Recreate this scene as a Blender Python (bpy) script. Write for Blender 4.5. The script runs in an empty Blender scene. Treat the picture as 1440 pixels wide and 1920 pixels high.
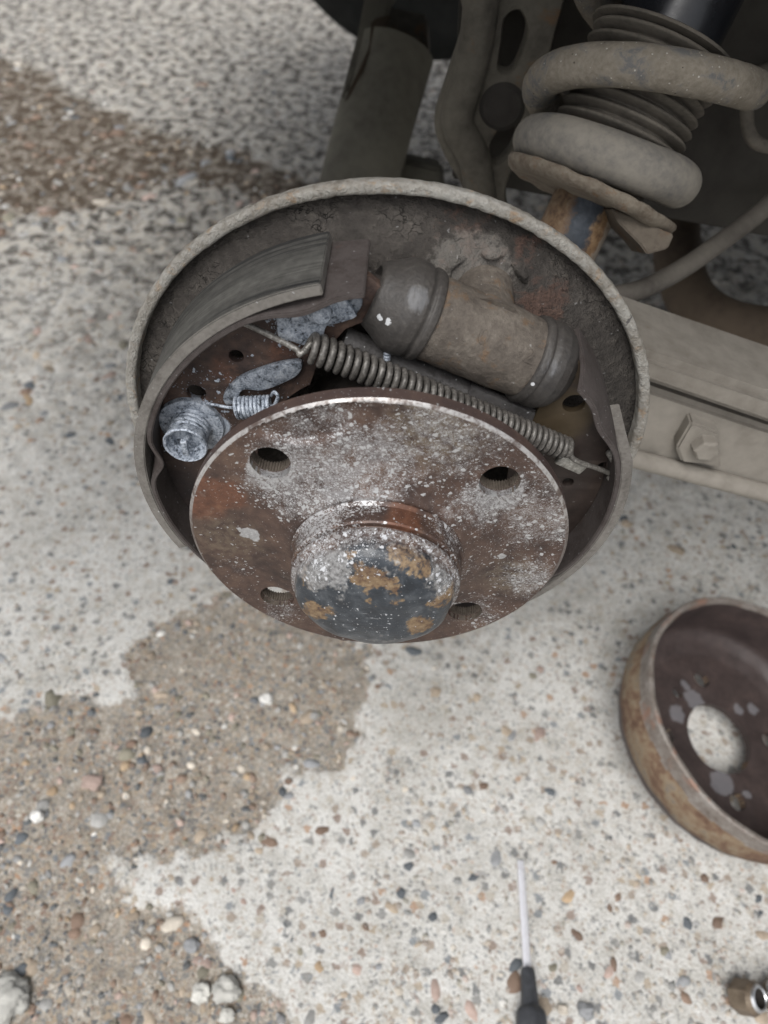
import bpy, bmesh, math, random
import numpy as np
from mathutils import Vector, Matrix, noise as mnoise

random.seed(7); rng = np.random.default_rng(7)
scene = bpy.context.scene
COL = scene.collection
PI = math.pi

# ------------------------------------------------------------------ camera
HZ = 0.445                                     # height of the hub centre above the ground
CAM = np.array([0.00276, -0.18018, 0.22118 + HZ])
PITCH, YAW, ROLL, FPX = 0.8451, -0.0060, 0.0526, 1450.0
_f = np.array([math.sin(YAW)*math.cos(PITCH), math.cos(YAW)*math.cos(PITCH), -math.sin(PITCH)])
_r0 = np.array([math.cos(YAW), -math.sin(YAW), 0.0]); _u0 = np.cross(_r0, _f)
_r = math.cos(ROLL)*_r0 + math.sin(ROLL)*_u0
_u = -math.sin(ROLL)*_r0 + math.cos(ROLL)*_u0
cd = bpy.data.cameras.new('camera'); cam = bpy.data.objects.new('camera', cd); COL.objects.link(cam)
cam.matrix_world = Matrix(((_r[0], _u[0], -_f[0], CAM[0]), (_r[1], _u[1], -_f[1], CAM[1]),
                           (_r[2], _u[2], -_f[2], CAM[2]), (0, 0, 0, 1)))
cd.sensor_fit = 'HORIZONTAL'; cd.sensor_width = 36.0; cd.lens = 36.0*FPX/1440.0
cd.clip_start = 0.01; cd.clip_end = 500.0
cd.dof.use_dof = True; cd.dof.focus_distance = 0.290; cd.dof.aperture_fstop = cd.lens/2.5
scene.camera = cam

# ------------------------------------------------------------------ sky, sun, exposure
SUN_EL, SUN_AZ = math.radians(58), math.radians(197)     # azimuth clockwise from +Y
world = bpy.data.worlds.new('World'); scene.world = world; world.use_nodes = True
wn = world.node_tree; wn.nodes.clear()
sky = wn.nodes.new('ShaderNodeTexSky'); sky.sky_type = 'NISHITA'; sky.sun_disc = False
sky.sun_elevation = SUN_EL; sky.sun_rotation = SUN_AZ; sky.dust_density = 3.0; sky.air_density = 1.0
hs = wn.nodes.new('ShaderNodeHueSaturation'); hs.inputs['Saturation'].default_value = 0.22
bgn = wn.nodes.new('ShaderNodeBackground'); bgn.inputs['Strength'].default_value = 0.11
wo = wn.nodes.new('ShaderNodeOutputWorld')
wn.links.new(sky.outputs[0], hs.inputs['Color']); wn.links.new(hs.outputs[0], bgn.inputs['Color'])
wn.links.new(bgn.outputs[0], wo.inputs['Surface'])
sd = bpy.data.lights.new('sun', 'SUN'); sd.energy = 1.5; sd.angle = math.radians(32); sd.color = (1, 0.985, 0.965)
sun = bpy.data.objects.new('sun', sd); COL.objects.link(sun)
_sdir = Vector((math.sin(SUN_AZ)*math.cos(SUN_EL), math.cos(SUN_AZ)*math.cos(SUN_EL), math.sin(SUN_EL)))
sun.rotation_euler = _sdir.to_track_quat('Z', 'Y').to_euler(); sun.location = (0, -2, 3)
scene.view_settings.view_transform = 'Standard'; scene.view_settings.look = 'None'
scene.view_settings.exposure = 0.70; scene.view_settings.gamma = 1.0; scene.view_settings.use_curve_mapping = False
scene.cycles.max_bounces = 8

# ------------------------------------------------------------------ from a measured direction to a point in the place
def dirs(x, y): return _f + ((x-720)/FPX)*_r - ((y-960)/FPX)*_u
def at(x, y, s):                                # on the upright plane s metres inboard of the hub face
    d = dirs(x, y); return CAM + d*((s-CAM[1])/d[1])
def on_ground(x, y, z=0.0):
    d = dirs(x, y); return CAM + d*((z-CAM[2])/d[2])
def on_plane(x, y, c, n):
    d = dirs(x, y); n = np.array(n); return CAM + d*(((np.array(c)-CAM)@n)/(d@n))
def deep(x, y, dep): return CAM + dirs(x, y)*dep
def proj(p):
    v = np.asarray(p, float)-CAM; d = v@_f
    return 720+FPX*(v@_r)/d, 960-FPX*(v@_u)/d, d

# ------------------------------------------------------------------ shader helpers
class Sh:
    def __init__(s, name):
        s.m = bpy.data.materials.new(name); s.m.use_nodes = True; s.t = s.m.node_tree; s.t.nodes.clear()
        s.out = s.t.nodes.new('ShaderNodeOutputMaterial'); s.b = s.t.nodes.new('ShaderNodeBsdfPrincipled')
        s.t.links.new(s.b.outputs[0], s.out.inputs[0]); s.geo = s.t.nodes.new('ShaderNodeNewGeometry')
        s.pos = s.geo.outputs['Position']
    def put(s, sock, v):
        if v is None: return
        if isinstance(v, bpy.types.NodeSocket): s.t.links.new(v, sock)
        elif isinstance(v, (tuple, list)) and len(v) == 3 and sock.type == 'RGBA': sock.default_value = (*v, 1)
        else: sock.default_value = v
    def math(s, op, a, b=None, c=None, clamp=False):
        n = s.t.nodes.new('ShaderNodeMath'); n.operation = op; n.use_clamp = clamp
        s.put(n.inputs[0], a); s.put(n.inputs[1], b)
        if c is not None: s.put(n.inputs[2], c)
        return n.outputs[0]
    def add(s, a, b, clamp=False): return s.math('ADD', a, b, clamp=clamp)
    def mul(s, a, b, clamp=False): return s.math('MULTIPLY', a, b, clamp=clamp)
    def step(s, v, a, b, lo=0.0, hi=1.0):
        n = s.t.nodes.new('ShaderNodeMapRange'); n.interpolation_type = 'SMOOTHSTEP'
        s.put(n.inputs['Value'], v); s.put(n.inputs['From Min'], a); s.put(n.inputs['From Max'], b)
        s.put(n.inputs['To Min'], lo); s.put(n.inputs['To Max'], hi); return n.outputs[0]
    def mapv(s, scale=(1, 1, 1), rot=(0, 0, 0), vec=None):
        n = s.t.nodes.new('ShaderNodeMapping'); s.put(n.inputs['Vector'], vec or s.pos)
        n.inputs['Scale'].default_value = scale; n.inputs['Rotation'].default_value = rot; return n.outputs[0]
    def noise(s, scale, detail=4, rough=.55, dist=0, vec=None, col=False):
        n = s.t.nodes.new('ShaderNodeTexNoise'); s.put(n.inputs['Vector'], vec or s.pos)
        n.inputs['Scale'].default_value = scale; n.inputs['Detail'].default_value = detail
        n.inputs['Roughness'].default_value = rough; n.inputs['Distortion'].default_value = dist
        return n.outputs['Color' if col else 'Fac']
    def vor(s, scale, vec=None, rand=1.0, feat='F1'):
        n = s.t.nodes.new('ShaderNodeTexVoronoi'); n.feature = feat; s.put(n.inputs['Vector'], vec or s.pos)
        n.inputs['Scale'].default_value = scale; n.inputs['Randomness'].default_value = rand
        return n.outputs['Distance'], n.outputs.get('Color')
    def sep(s, c, ch=0):
        n = s.t.nodes.new('ShaderNodeSeparateColor'); s.put(n.inputs[0], c); return n.outputs[ch]
    def xyz(s, ch, vec=None):
        n = s.t.nodes.new('ShaderNodeSeparateXYZ'); s.put(n.inputs[0], vec or s.pos); return n.outputs[ch]
    def ramp(s, v, stops, const=False):
        n = s.t.nodes.new('ShaderNodeValToRGB'); e = n.color_ramp.elements
        while len(e) < len(stops): e.new(0.5)
        for k, (p, c) in enumerate(stops): e[k].position = p; e[k].color = (*c, 1)
        if const: n.color_ramp.interpolation = 'CONSTANT'
        s.put(n.inputs[0], v); return n.outputs[0]
    def mix(s, f, a, b, mode='MIX'):
        n = s.t.nodes.new('ShaderNodeMix'); n.data_type = 'RGBA'; n.blend_type = mode
        s.put(n.inputs[0], f); s.put(n.inputs[6], a); s.put(n.inputs[7], b); return n.outputs[2]
    def warp(s, scale, amt, vec=None):
        c = s.noise(scale, 3, .5, 0, vec, True)
        z = s.t.nodes.new('ShaderNodeVectorMath'); z.operation = 'SUBTRACT'; s.put(z.inputs[0], c); z.inputs[1].default_value = (.5,)*3
        a = s.t.nodes.new('ShaderNodeVectorMath'); a.operation = 'MULTIPLY_ADD'
        s.put(a.inputs[0], z.outputs[0]); a.inputs[1].default_value = (amt*1.6,)*3; s.put(a.inputs[2], vec or s.pos); return a.outputs[0]
    def blob(s, c, r0, r1, vec=None):            # 1 inside r0, 0 beyond r1
        n = s.t.nodes.new('ShaderNodeVectorMath'); n.operation = 'DISTANCE'
        s.put(n.inputs[0], vec or s.pos); n.inputs[1].default_value = tuple(c)
        return s.step(n.outputs['Value'], r0, r1, 1.0, 0.0)
    def vmax(s, *v):
        o = v[0]
        for w in v[1:]: o = s.math('MAXIMUM', o, w)
        return o
    def attr(s, name, out='Fac'):
        n = s.t.nodes.new('ShaderNodeAttribute'); n.attribute_name = name; return n.outputs[out]
    def bump(s, h, strength=.5, dist=.001, prev=None):
        n = s.t.nodes.new('ShaderNodeBump'); s.put(n.inputs['Height'], h); n.inputs['Strength'].default_value = strength
        n.inputs['Distance'].default_value = dist
        if prev is not None: s.put(n.inputs['Normal'], prev)
        return n.outputs[0]
    def done(s, col, rough=.6, metal=0.0, normal=None, spec=.5, coat=None):
        s.put(s.b.inputs['Base Color'], col); s.put(s.b.inputs['Roughness'], rough); s.put(s.b.inputs['Metallic'], metal)
        s.put(s.b.inputs['Normal'], normal); s.put(s.b.inputs['Specular IOR Level'], spec)
        return s.m
    def specks(s, dens, scale=420, seed=0.0, stretch=(1, 1, 1)):
        """spray droplets: round to ragged dots whose share of the surface follows dens (socket or value 0..1)"""
        v = s.mapv(stretch, (seed, seed*.7, seed*1.3))
        w = s.warp(scale*.8, 1.0/scale, v)
        d1, c1 = s.vor(scale, w); d2, c2 = s.vor(scale*2.2, w)
        r1 = s.mul(s.math('POWER', s.sep(c1), 2.6), s.math('MULTIPLY_ADD', dens, .75, 0.17))
        r2 = s.mul(s.math('POWER', s.sep(c2, 1), 1.6), s.math('MULTIPLY_ADD', dens, .85, 0.04))
        m1 = s.step(s.math('SUBTRACT', r1, d1), -.02, .05); m2 = s.step(s.math('SUBTRACT', r2, d2), -.03, .06)
        n3 = s.noise(scale*3.4, 2, .55, .9, v)
        thr = s.math('MULTIPLY_ADD', dens, -.56, .90)
        m3 = s.step(s.math('SUBTRACT', n3, thr), -.03, .05)
        on = s.step(dens, .01, .1)
        return s.mul(s.vmax(m1, m2, m3), on)

def rustbase(s, scale=60, orange=None, seed=0.0):
    v = s.mapv((1, 1, 1), (seed, seed*.6, 0))
    a = s.noise(scale, 6, .62, .4, v); b = s.noise(scale*5, 5, .6, 0, v)
    f = s.add(s.mul(a, .7), s.mul(b, .3))
    c = s.ramp(f, [(.28, (.022, .015, .014)), (.44, (.054, .034, .028)), (.54, (.085, .053, .041)), (.64, (.122, .078, .057)), (.76, (.185, .125, .085))])
    if orange is not None:
        g = s.step(s.add(orange, s.mul(s.math('SUBTRACT', a, .5), 1.2)), .35, .8)
        c = s.mix(g, c, s.ramp(b, [(.3, (.075, .034, .022)), (.6, (.145, .066, .040)), (.8, (.20, .105, .06))]))
    return c, f, b

M = {}
SILVER = (.50, .52, .55)
def hub_p(x, y, s=0.0): return at(x, y, s)

def mat_flange():
    s = Sh('rust_with_silver_overspray')
    bl = lambda x, y, r0, r1: s.blob(hub_p(x, y), r0, r1)
    w = s.warp(45, .012)
    org = s.vmax(s.blob(hub_p(375, 930), .004, .020), s.mul(s.blob(hub_p(420, 930), .003, .014), .8),
                 s.mul(s.blob(hub_p(820, 950), .002, .012), .7))
    c, f, b = rustbase(s, 55, org)
    tan = s.vmax(s.mul(s.blob(hub_p(820, 800), .004, .024), .8), s.mul(s.blob(hub_p(430, 1010), .004, .02), .5), s.mul(s.blob(hub_p(960, 1080), .003, .018), .6))
    c = s.mix(s.mul(tan, s.step(b, .35, .65)), c, (.17, .14, .10))
    B = lambda x, y, r0, r1, k: s.mul(s.blob(hub_p(x, y), r0, r1, w), k)
    dens = s.vmax(B(560, 890, .006, .036, .82), B(650, 900, .004, .028, .92), B(700, 850, .004, .036, .74), B(905, 935, .002, .026, .85),
                  B(600, 810, .004, .044, .66), B(850, 810, .004, .050, .64), B(940, 925, .006, .014, .95), B(510, 885, .007, .013, .95),
                  B(1010, 960, .004, .054, .66), B(990, 1080, .002, .030, .68), B(900, 1150, .002, .030, .58), B(525, 1140, .003, .016, .62),
                  B(440, 1060, .001, .018, .45), B(740, 1195, .002, .03, .25), B(600, 960, .002, .022, .74), B(860, 1040, .002, .028, .52), B(430, 930, .002, .03, .3))
    dens = s.math('MAXIMUM', dens, .17)
    mod = s.noise(110, 4, .65, .8)
    dens = s.mul(dens, s.step(mod, .25, .65, .72, 1.2))
    sp = s.specks(s.math('MINIMUM', s.mul(dens, .78), .57), 520, 0.3, (1, 1, 1.35))
    sw = s.noise(150, 5, .68, 2.6); fine = s.noise(1500, 2, .6, .5)
    veil = s.step(s.add(dens, s.add(s.mul(s.math('SUBTRACT', sw, .5), .85), s.mul(s.math('SUBTRACT', fine, .5), .75))), .46, 1.0)
    big = s.step(s.math('SUBTRACT', s.vmax(s.blob(hub_p(470, 998), .0026, .0048, s.warp(260, .0030)), s.blob(hub_p(448, 990), .0008, .0022, s.warp(260, .0030)), s.blob(hub_p(940, 1040), .001, .003, s.warp(260, .003))), .5), -.2, .2)
    lipm = s.mul(s.step(s.vmax(s.blob(hub_p(508, 880), .0070, .0095), s.blob(hub_p(936, 920), .0070, .0095)), .2, .8), s.step(sw, .38, .55))
    rubbed = s.step(sw, .58, .70)
    c = s.mix(s.mul(rubbed, .35), c, (.20, .165, .14))
    sil = s.ramp(s.add(s.mul(fine, .5), s.mul(sw, .5)), [(.32, (.24, .235, .235)), (.55, (.42, .42, .425)), (.72, (.60, .605, .615))])
    pm = s.vmax(s.mul(sp, .97), s.mul(veil, .50), big, s.mul(lipm, .9))
    c = s.mix(pm, c, s.mix(s.mul(sp, .6), sil, (.52, .525, .53)))
    h = s.add(s.mul(sw, .9), s.add(s.mul(pm, .4), s.mul(b, .5)))
    n = s.bump(h, .5, .0006)
    return s.done(c, s.step(pm, 0, 1, .50, .30), s.step(pm, 0, 1, .3, .5), n)

def mat_flange_edge():
    s = Sh('brown_turned_steel'); c, f, b = rustbase(s, 90)
    c = s.mix(.5, c, (.095, .068, .064))
    sp = s.specks(.18, 500, 1.0)
    c = s.mix(s.mul(sp, .8), c, (.4, .4, .4))
    return s.done(c, .55, .3, s.bump(b, .35, .0004))

def mat_chamfer():
    s = Sh('bright_worn_chamfer'); n1 = s.noise(110, 5, .65); n2 = s.noise(700, 3)
    m = s.step(s.add(s.mul(n1, .7), s.mul(n2, .3)), .40, .56)
    m = s.mul(m, s.step(s.xyz(2), HZ+.0, HZ+.035, .25, 1.0))
    return s.done(s.mix(s.mul(m, .8), (.11, .083, .072), (.50, .49, .48)), .4, .5, s.bump(n2, .3, .0003))

def mat_boss():
    s = Sh('turned_rust_with_overspray'); c, f, b = rustbase(s, 70, s.mul(s.blob(hub_p(760, 960, -.012), .002, .014), .9), 2.0)
    lines = s.noise(1, 2, .5, 0, s.mapv((30, 1500, 30)))
    w = s.warp(60, .01)
    dens = s.vmax(s.mul(s.blob(hub_p(610, 980, -.008), .006, .030, w), .74), s.mul(s.blob(hub_p(850, 1000, -.008), .004, .022, w), .6), s.mul(s.blob(hub_p(690, 940, -.006), .002, .012, w), .85), .25)
    sp = s.specks(dens, 520, .7, (1, 1.6, 1))
    c = s.mix(s.mul(sp, .92), c, (.48, .48, .485))
    h = s.add(s.mul(lines, .35), s.mul(sp, .4))
    return s.done(c, .45, .35, s.bump(s.add(h, s.mul(b, .4)), .5, .0004))

CAPPROF = [(-.0160, .0280), (-.0165, .0286), (-.0170, .0296), (-.0178, .0299), (-.0188, .0297), (-.0194, .0290), (-.0198, .0282), (-.0206, .0280)]
_cx = [.0280, .0279, .0271, .0254, .0226, .0185, .0130, .0065, .0]; _cs = [-.0210, -.0228, -.0246, -.0265, -.0283, -.0296, -.0304, -.0309, -.0310]
for _k in range(1, 33): CAPPROF.append((float(np.interp(_k/32*8, range(9), _cs)), float(np.interp(_k/32*8, range(9), _cx))))
def on_cap(x, y):
    d = dirs(x, y); pr = sorted(CAPPROF); ss_ = [p[0] for p in pr]; rs_ = [p[1] for p in pr]
    for t in np.linspace(.18, .34, 1600):
        p = CAM+d*t
        if -.0310 <= p[1] <= 0 and math.hypot(p[0], p[2]-HZ) <= np.interp(p[1], ss_, rs_): return p
    return CAM+d*.26
def mat_cap():
    s = Sh('chipped_black_paint_over_rust')
    w = s.warp(150, .009); S = -.030
    P = lambda x, y, r0, r1, k=1.0, sd=S: s.mul(s.blob(on_cap(x, y), r0, r1, w), k)
    n1 = s.noise(170, 5, .62, .5); n2 = s.noise(700, 4, .6)
    blk = s.ramp(n1, [(.3, (.012, .015, .02)), (.5, (.024, .030, .038)), (.64, (.06, .068, .078)), (.75, (.11, .115, .12))])
    rust = s.vmax(P(690, 1080, .003, .0085), P(725, 1095, .002, .006), P(590, 1145, .003, .009, 1, -.022), P(790, 1172, .002, .008, 1, -.024), P(835, 1120, .002, .010, .9, -.022),
                  P(790, 1065, .001, .007, .8), P(700, 1125, .001, .005, .7), P(745, 1130, .001, .004, .7), P(760, 1030, .002, .010, .75, -.022), P(572, 1080, .001, .007, .7, -.022), P(660, 1040, .001, .004, .7))
    rm = s.mul(s.step(s.add(rust, s.add(s.mul(s.math('SUBTRACT', n2, .5), 1.5), s.mul(s.math('SUBTRACT', n1, .5), 1.2))), .34, .82), .88)
    ro = s.ramp(s.add(s.mul(n1, .5), s.mul(n2, .5)), [(.35, (.075, .036, .022)), (.46, (.13, .078, .042)), (.56, (.21, .14, .075)), (.70, (.32, .245, .15))])
    c = s.mix(rm, blk, ro)
    grey = s.vmax(P(640, 1110, .002, .010, .55), P(735, 1060, .002, .008, .5), P(600, 1050, .006, .018, .9, -.020), P(830, 1080, .003, .012, .8, -.022), P(850, 1030, .002, .012, .6, -.018), P(720, 1200, .002, .010, .5, -.024))
    gm = s.mul(s.step(s.add(grey, s.mul(s.math('SUBTRACT', s.noise(420, 5, .65), .5), 1.5)), .45, .75), .75)
    c = s.mix(gm, c, s.ramp(n2, [(.35, (.10, .095, .09)), (.65, (.34, .335, .33))]))
    ring = s.step(s.add(s.xyz(1), s.mul(s.math('SUBTRACT', n1, .5), .012)), -.0250, -.0200)
    rc_, rf_, rb_ = rustbase(s, 80, None, 3.0)
    c = s.mix(s.mul(ring, .9), c, s.mix(s.mul(s.step(n2, .42, .6), .6), rc_, (.33, .325, .32)))
    dens = s.vmax(P(670, 1015, .004, .020, .5, -.022), P(840, 1090, .003, .014, .5, -.022), P(590, 1030, .004, .016, .6, -.020), s.mul(ring, .5), .12)
    sp = s.specks(dens, 620, 1.9)
    c = s.mix(s.mul(sp, .9), c, (.52, .53, .55))
    scr = s.noise(1, 3, .6, 0, s.mapv((160, 900, 1500), (0, .5, 0)))
    sm = s.mul(s.step(scr, .66, .72), P(690, 1165, .003, .010))
    c = s.mix(s.mul(sm, .8), c, (.4, .41, .42))
    h = s.add(s.mul(rm, -.5), s.add(s.mul(n2, .5), s.mul(sp, .4)))
    return s.done(c, s.step(s.vmax(rm, gm), 0, 1, .36, .72), .0, s.bump(h, .5, .0005), .5)

def mat_plate():
    s = Sh('caked_brake_dust')
    n1 = s.noise(45, 6, .62, .3); n2 = s.noise(260, 6, .65, .2); n3 = s.noise(1100, 3, .6)
    c = s.ramp(s.add(s.mul(n1, .6), s.mul(n2, .4)), [(.3, (.026, .023, .021)), (.5, (.062, .055, .049)), (.66, (.125, .112, .098))])
    w = s.warp(50, .02)
    red = s.vmax(s.mul(s.blob(at(1005, 530, .076), .008, .024, w), 1.0), s.mul(s.blob(at(870, 425, .076), .006, .034, w), .75), s.mul(s.blob(at(985, 470, .076), .006, .022, w), .8), s.mul(s.blob(at(1040, 570, .076), .003, .012, w), .9), s.mul(s.blob(at(720, 440, .076), .002, .016, w), .5))
    rm = s.step(s.add(red, s.mul(s.math('SUBTRACT', n2, .5), 1.7)), .45, .8)
    c = s.mix(s.mul(rm, .72), c, s.ramp(n3, [(.3, (.055, .034, .028)), (.6, (.115, .066, .05)), (.75, (.18, .115, .088))]))
    cr = s.vor(220, s.warp(180, .006), feat='DISTANCE_TO_EDGE')[0]
    crack = s.mul(s.step(cr, .0, .035, 1, 0), s.step(n1, .5, .6))
    c = s.mix(s.mul(crack, .7), c, (.02, .018, .016))
    light = s.mul(s.step(s.add(s.blob(at(880, 480, .074), .012, .026), s.mul(s.math('SUBTRACT', n2, .5), 1.5)), .55, .9), .5)
    c = s.mix(light, c, (.21, .197, .178))
    c = s.mix(s.mul(s.specks(.05, 330, 2.2), .6), c, (.5, .5, .5))
    h = s.add(s.add(s.mul(n1, 1.2), s.mul(n2, 1.0)), s.add(s.mul(n3, .25), s.mul(crack, -.6)))
    return s.done(c, .88, 0, s.bump(h, 1.0, .0026), .25)

def mat_lip():
    s = Sh('pale_road_dust_on_steel')
    n1 = s.noise(60, 5, .6); n2 = s.noise(380, 6, .68, .3); n3 = s.noise(1500, 3)
    c = s.ramp(s.add(s.mul(n1, .45), s.mul(n2, .55)), [(.32, (.15, .125, .095)), (.46, (.255, .238, .21)), (.56, (.325, .313, .285)), (.7, (.41, .40, .37))])
    rr = s.step(s.noise(150, 5, .7, .5), .56, .68)
    c = s.mix(s.mul(rr, .55), c, (.30, .19, .10))
    dk = s.step(s.noise(90, 4, .7, 1.0), .66, .70)
    c = s.mix(s.mul(dk, .8), c, (.08, .075, .075))
    return s.done(c, .85, 0, s.bump(s.add(n2, s.mul(n3, .3)), 1.0, .0020), .3)

def mat_dusty(name, base, dark, scale=60, bump=.5, rust=None, specks=0.0, rough=.85, metal=0.0, rustcol=(.20, .10, .05)):
    s = Sh(name); n1 = s.noise(scale, 5, .6, .3); n2 = s.noise(scale*7, 5, .62)
    c = s.ramp(s.add(s.mul(n1, .6), s.mul(n2, .4)), [(.32, dark), (.52, base), (.72, tuple(min(1, k*1.25) for k in base))])
    if rust is not None:
        rm = s.step(s.noise(scale*1.6, 6, .68, .6), 1-rust-.05, 1-rust+.08); c = s.mix(s.mul(rm, .85), c, s.mix(n2, rustcol, tuple(k*.5 for k in rustcol)))
    h = n2
    if specks:
        sp = s.specks(specks, 500, len(name)*.37); c = s.mix(s.mul(sp, .85), c, (.5, .5, .505)); h = s.add(h, s.mul(sp, .5))
    return s.done(c, rough, metal, s.bump(h, bump, .0008), .35)

def mat_coil():
    s = Sh('road_dust_over_grey_paint'); n1 = s.noise(70, 5, .65, .5); n2 = s.noise(420, 5, .65); n3 = s.noise(24, 3, .5)
    c = s.ramp(s.add(s.mul(n1, .5), s.mul(n2, .5)), [(.32, (.135, .118, .094)), (.5, (.205, .182, .148)), (.68, (.275, .247, .205))])
    worn = s.step(s.add(s.mul(n1, .6), s.mul(n3, .4)), .50, .58)
    c = s.mix(s.mul(worn, s.step(n2, .40, .55, .2, .85)), c, (.105, .108, .112))
    d, cc = s.vor(360); sp = s.mul(s.step(d, .11, .17, 1, 0), s.step(s.sep(cc), .55, .57))
    d2, c2 = s.vor(260, s.mapv((1, 1, 1), (1, 2, 0))); pit = s.mul(s.step(d2, .08, .14, 1, 0), s.step(s.sep(c2), .80, .82))
    c = s.mix(s.mul(sp, .8), c, (.48, .46, .42)); c = s.mix(s.mul(pit, .9), c, (.025, .022, .02))
    return s.done(c, .9, 0, s.bump(s.add(n2, s.mul(sp, .6)), .7, .0010), .25)

def mat_tube():
    s = Sh('blue_black_paint_with_rust'); n1 = s.noise(45, 5, .65, .5); n2 = s.noise(300, 5, .65)
    q = deep(1112, 352, .378); e = deep(1262, 40, .352)-q; sl_ = e[0]/e[2]
    u = s.math('SUBTRACT', s.math('SUBTRACT', s.xyz(0), q[0]), s.mul(s.math('SUBTRACT', s.xyz(2), q[2]), sl_))
    c = s.ramp(s.add(s.mul(n1, .6), s.mul(n2, .4)), [(.35, (.016, .019, .024)), (.52, (.036, .044, .056)), (.7, (.085, .097, .115))])
    v = s.add(u, s.add(s.mul(s.math('SUBTRACT', n1, .5), .018), s.mul(s.math('SUBTRACT', n2, .5), .010)))
    right = s.step(v, .0015, .0055); dust = s.step(v, .0085, .0115); left = s.step(v, -.0115, -.0075, 1, 0)
    c = s.mix(s.vmax(s.mul(left, .8), right), c, s.ramp(n2, [(.35, (.10, .055, .03)), (.55, (.20, .125, .065)), (.7, (.25, .185, .12))]))
    c = s.mix(s.mul(dust, .9), c, (.23, .20, .165))
    return s.done(c, .6, .05, s.bump(n2, .5, .0008), .4)

def mat_web(name, orange, clean=False):
    s = Sh(name); n2 = s.noise(240, 5, .62)
    if clean:
        n1 = s.noise(50, 4, .55)
        y = s.step(s.add(s.vmax(s.blob(at(1045, 775, .04), .006, .022), s.mul(s.blob(at(1070, 690, .04), .004, .016), .5)), s.mul(s.math('SUBTRACT', n1, .5), .8)), .3, .8)
        c = s.ramp(s.add(s.mul(n1, .6), s.mul(n2, .4)), [(.32, (.024, .018, .016)), (.55, (.050, .037, .032)), (.72, (.085, .064, .052))])
        c = s.mix(s.mul(y, .85), c, s.mix(n2, (.062, .044, .024), (.10, .074, .042)))
        sp = s.specks(.04, 380, 3.0); c = s.mix(sp, c, (.5, .5, .5))
        return s.done(c, .5, .35, s.bump(n2, .25, .0004))
    og = s.vmax(s.mul(s.blob(at(425, 690, .038), .003, .015), .6), s.mul(s.blob(at(540, 665, .038), .004, .014), .55))
    c, f, b = rustbase(s, 70, og, 1.1)
    dk = s.vmax(s.blob(at(300, 920, .038), .012, .034), s.mul(s.step(n2, .45, .6), .45)); c = s.mix(s.mul(dk, .75), c, (.014, .013, .014))  # greasy black mottling, plus shade painted into the colour low on the web
    w = s.warp(120, .008)
    dens = s.vmax(s.mul(s.blob(at(400, 740, .038), .006, .030, w), .34), s.mul(s.blob(at(540, 620, .038), .004, .014, w), .6), .12)
    sp = s.specks(dens, 400, 3.3)
    wash = s.step(s.add(s.blob(at(372, 800, .038), .008, .0165, w), s.mul(s.math('SUBTRACT', n2, .5), 1.0)), .42, .62)
    pm = s.vmax(sp, wash)
    c = s.mix(pm, c, s.ramp(s.noise(600, 3), [(.3, (.26, .30, .36)), (.7, (.46, .50, .56))]))
    return s.done(c, s.step(pm, 0, 1, .65, .45), .15, s.bump(s.add(b, s.mul(pm, .6)), .6, .0006))

def mat_silver(name='silver_paint', k=1.0):
    s = Sh(name); n1 = s.noise(330, 5, .65, .5); n2 = s.noise(1300, 3, .6)
    f = s.add(s.mul(n1, .6), s.mul(n2, .4))
    c = s.ramp(f, [(.38, (.022, .024, .028)), (.45, (.21*k, .24*k, .285*k)), (.55, (.42*k, .46*k, .52*k)), (.68, (.60*k, .63*k, .67*k))])
    return s.done(c, .42, .2, s.bump(f, .9, .0009))

def mat_lining():
    s = Sh('worn_friction_lining')
    g = s.noise(1, 4, .65, 0, s.mapv((12, 760, 12))); n2 = s.noise(300, 4, .6)
    c = s.ramp(s.add(s.mul(g, .65), s.mul(n2, .35)), [(.32, (.028, .027, .025)), (.5, (.075, .073, .067)), (.68, (.13, .127, .116))])
    edge = s.step(s.xyz(1), .036, .050); edge2 = s.step(s.xyz(1), .0265, .030, 1, 0)
    dk = s.mul(s.step(g, .46, .54), s.vmax(s.mul(edge, 0.9), s.mul(edge2, s.step(s.xyz(0), -.075, -.05))))
    c = s.mix(s.mul(dk, .92), c, (.010, .010, .011))
    c = s.mix(s.mul(s.step(g, .68, .74), .35), c, (.33, .33, .32))
    return s.done(c, .72, 0, s.bump(s.add(s.mul(g, .8), s.mul(n2, .35)), .5, .0006), .3)

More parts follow.
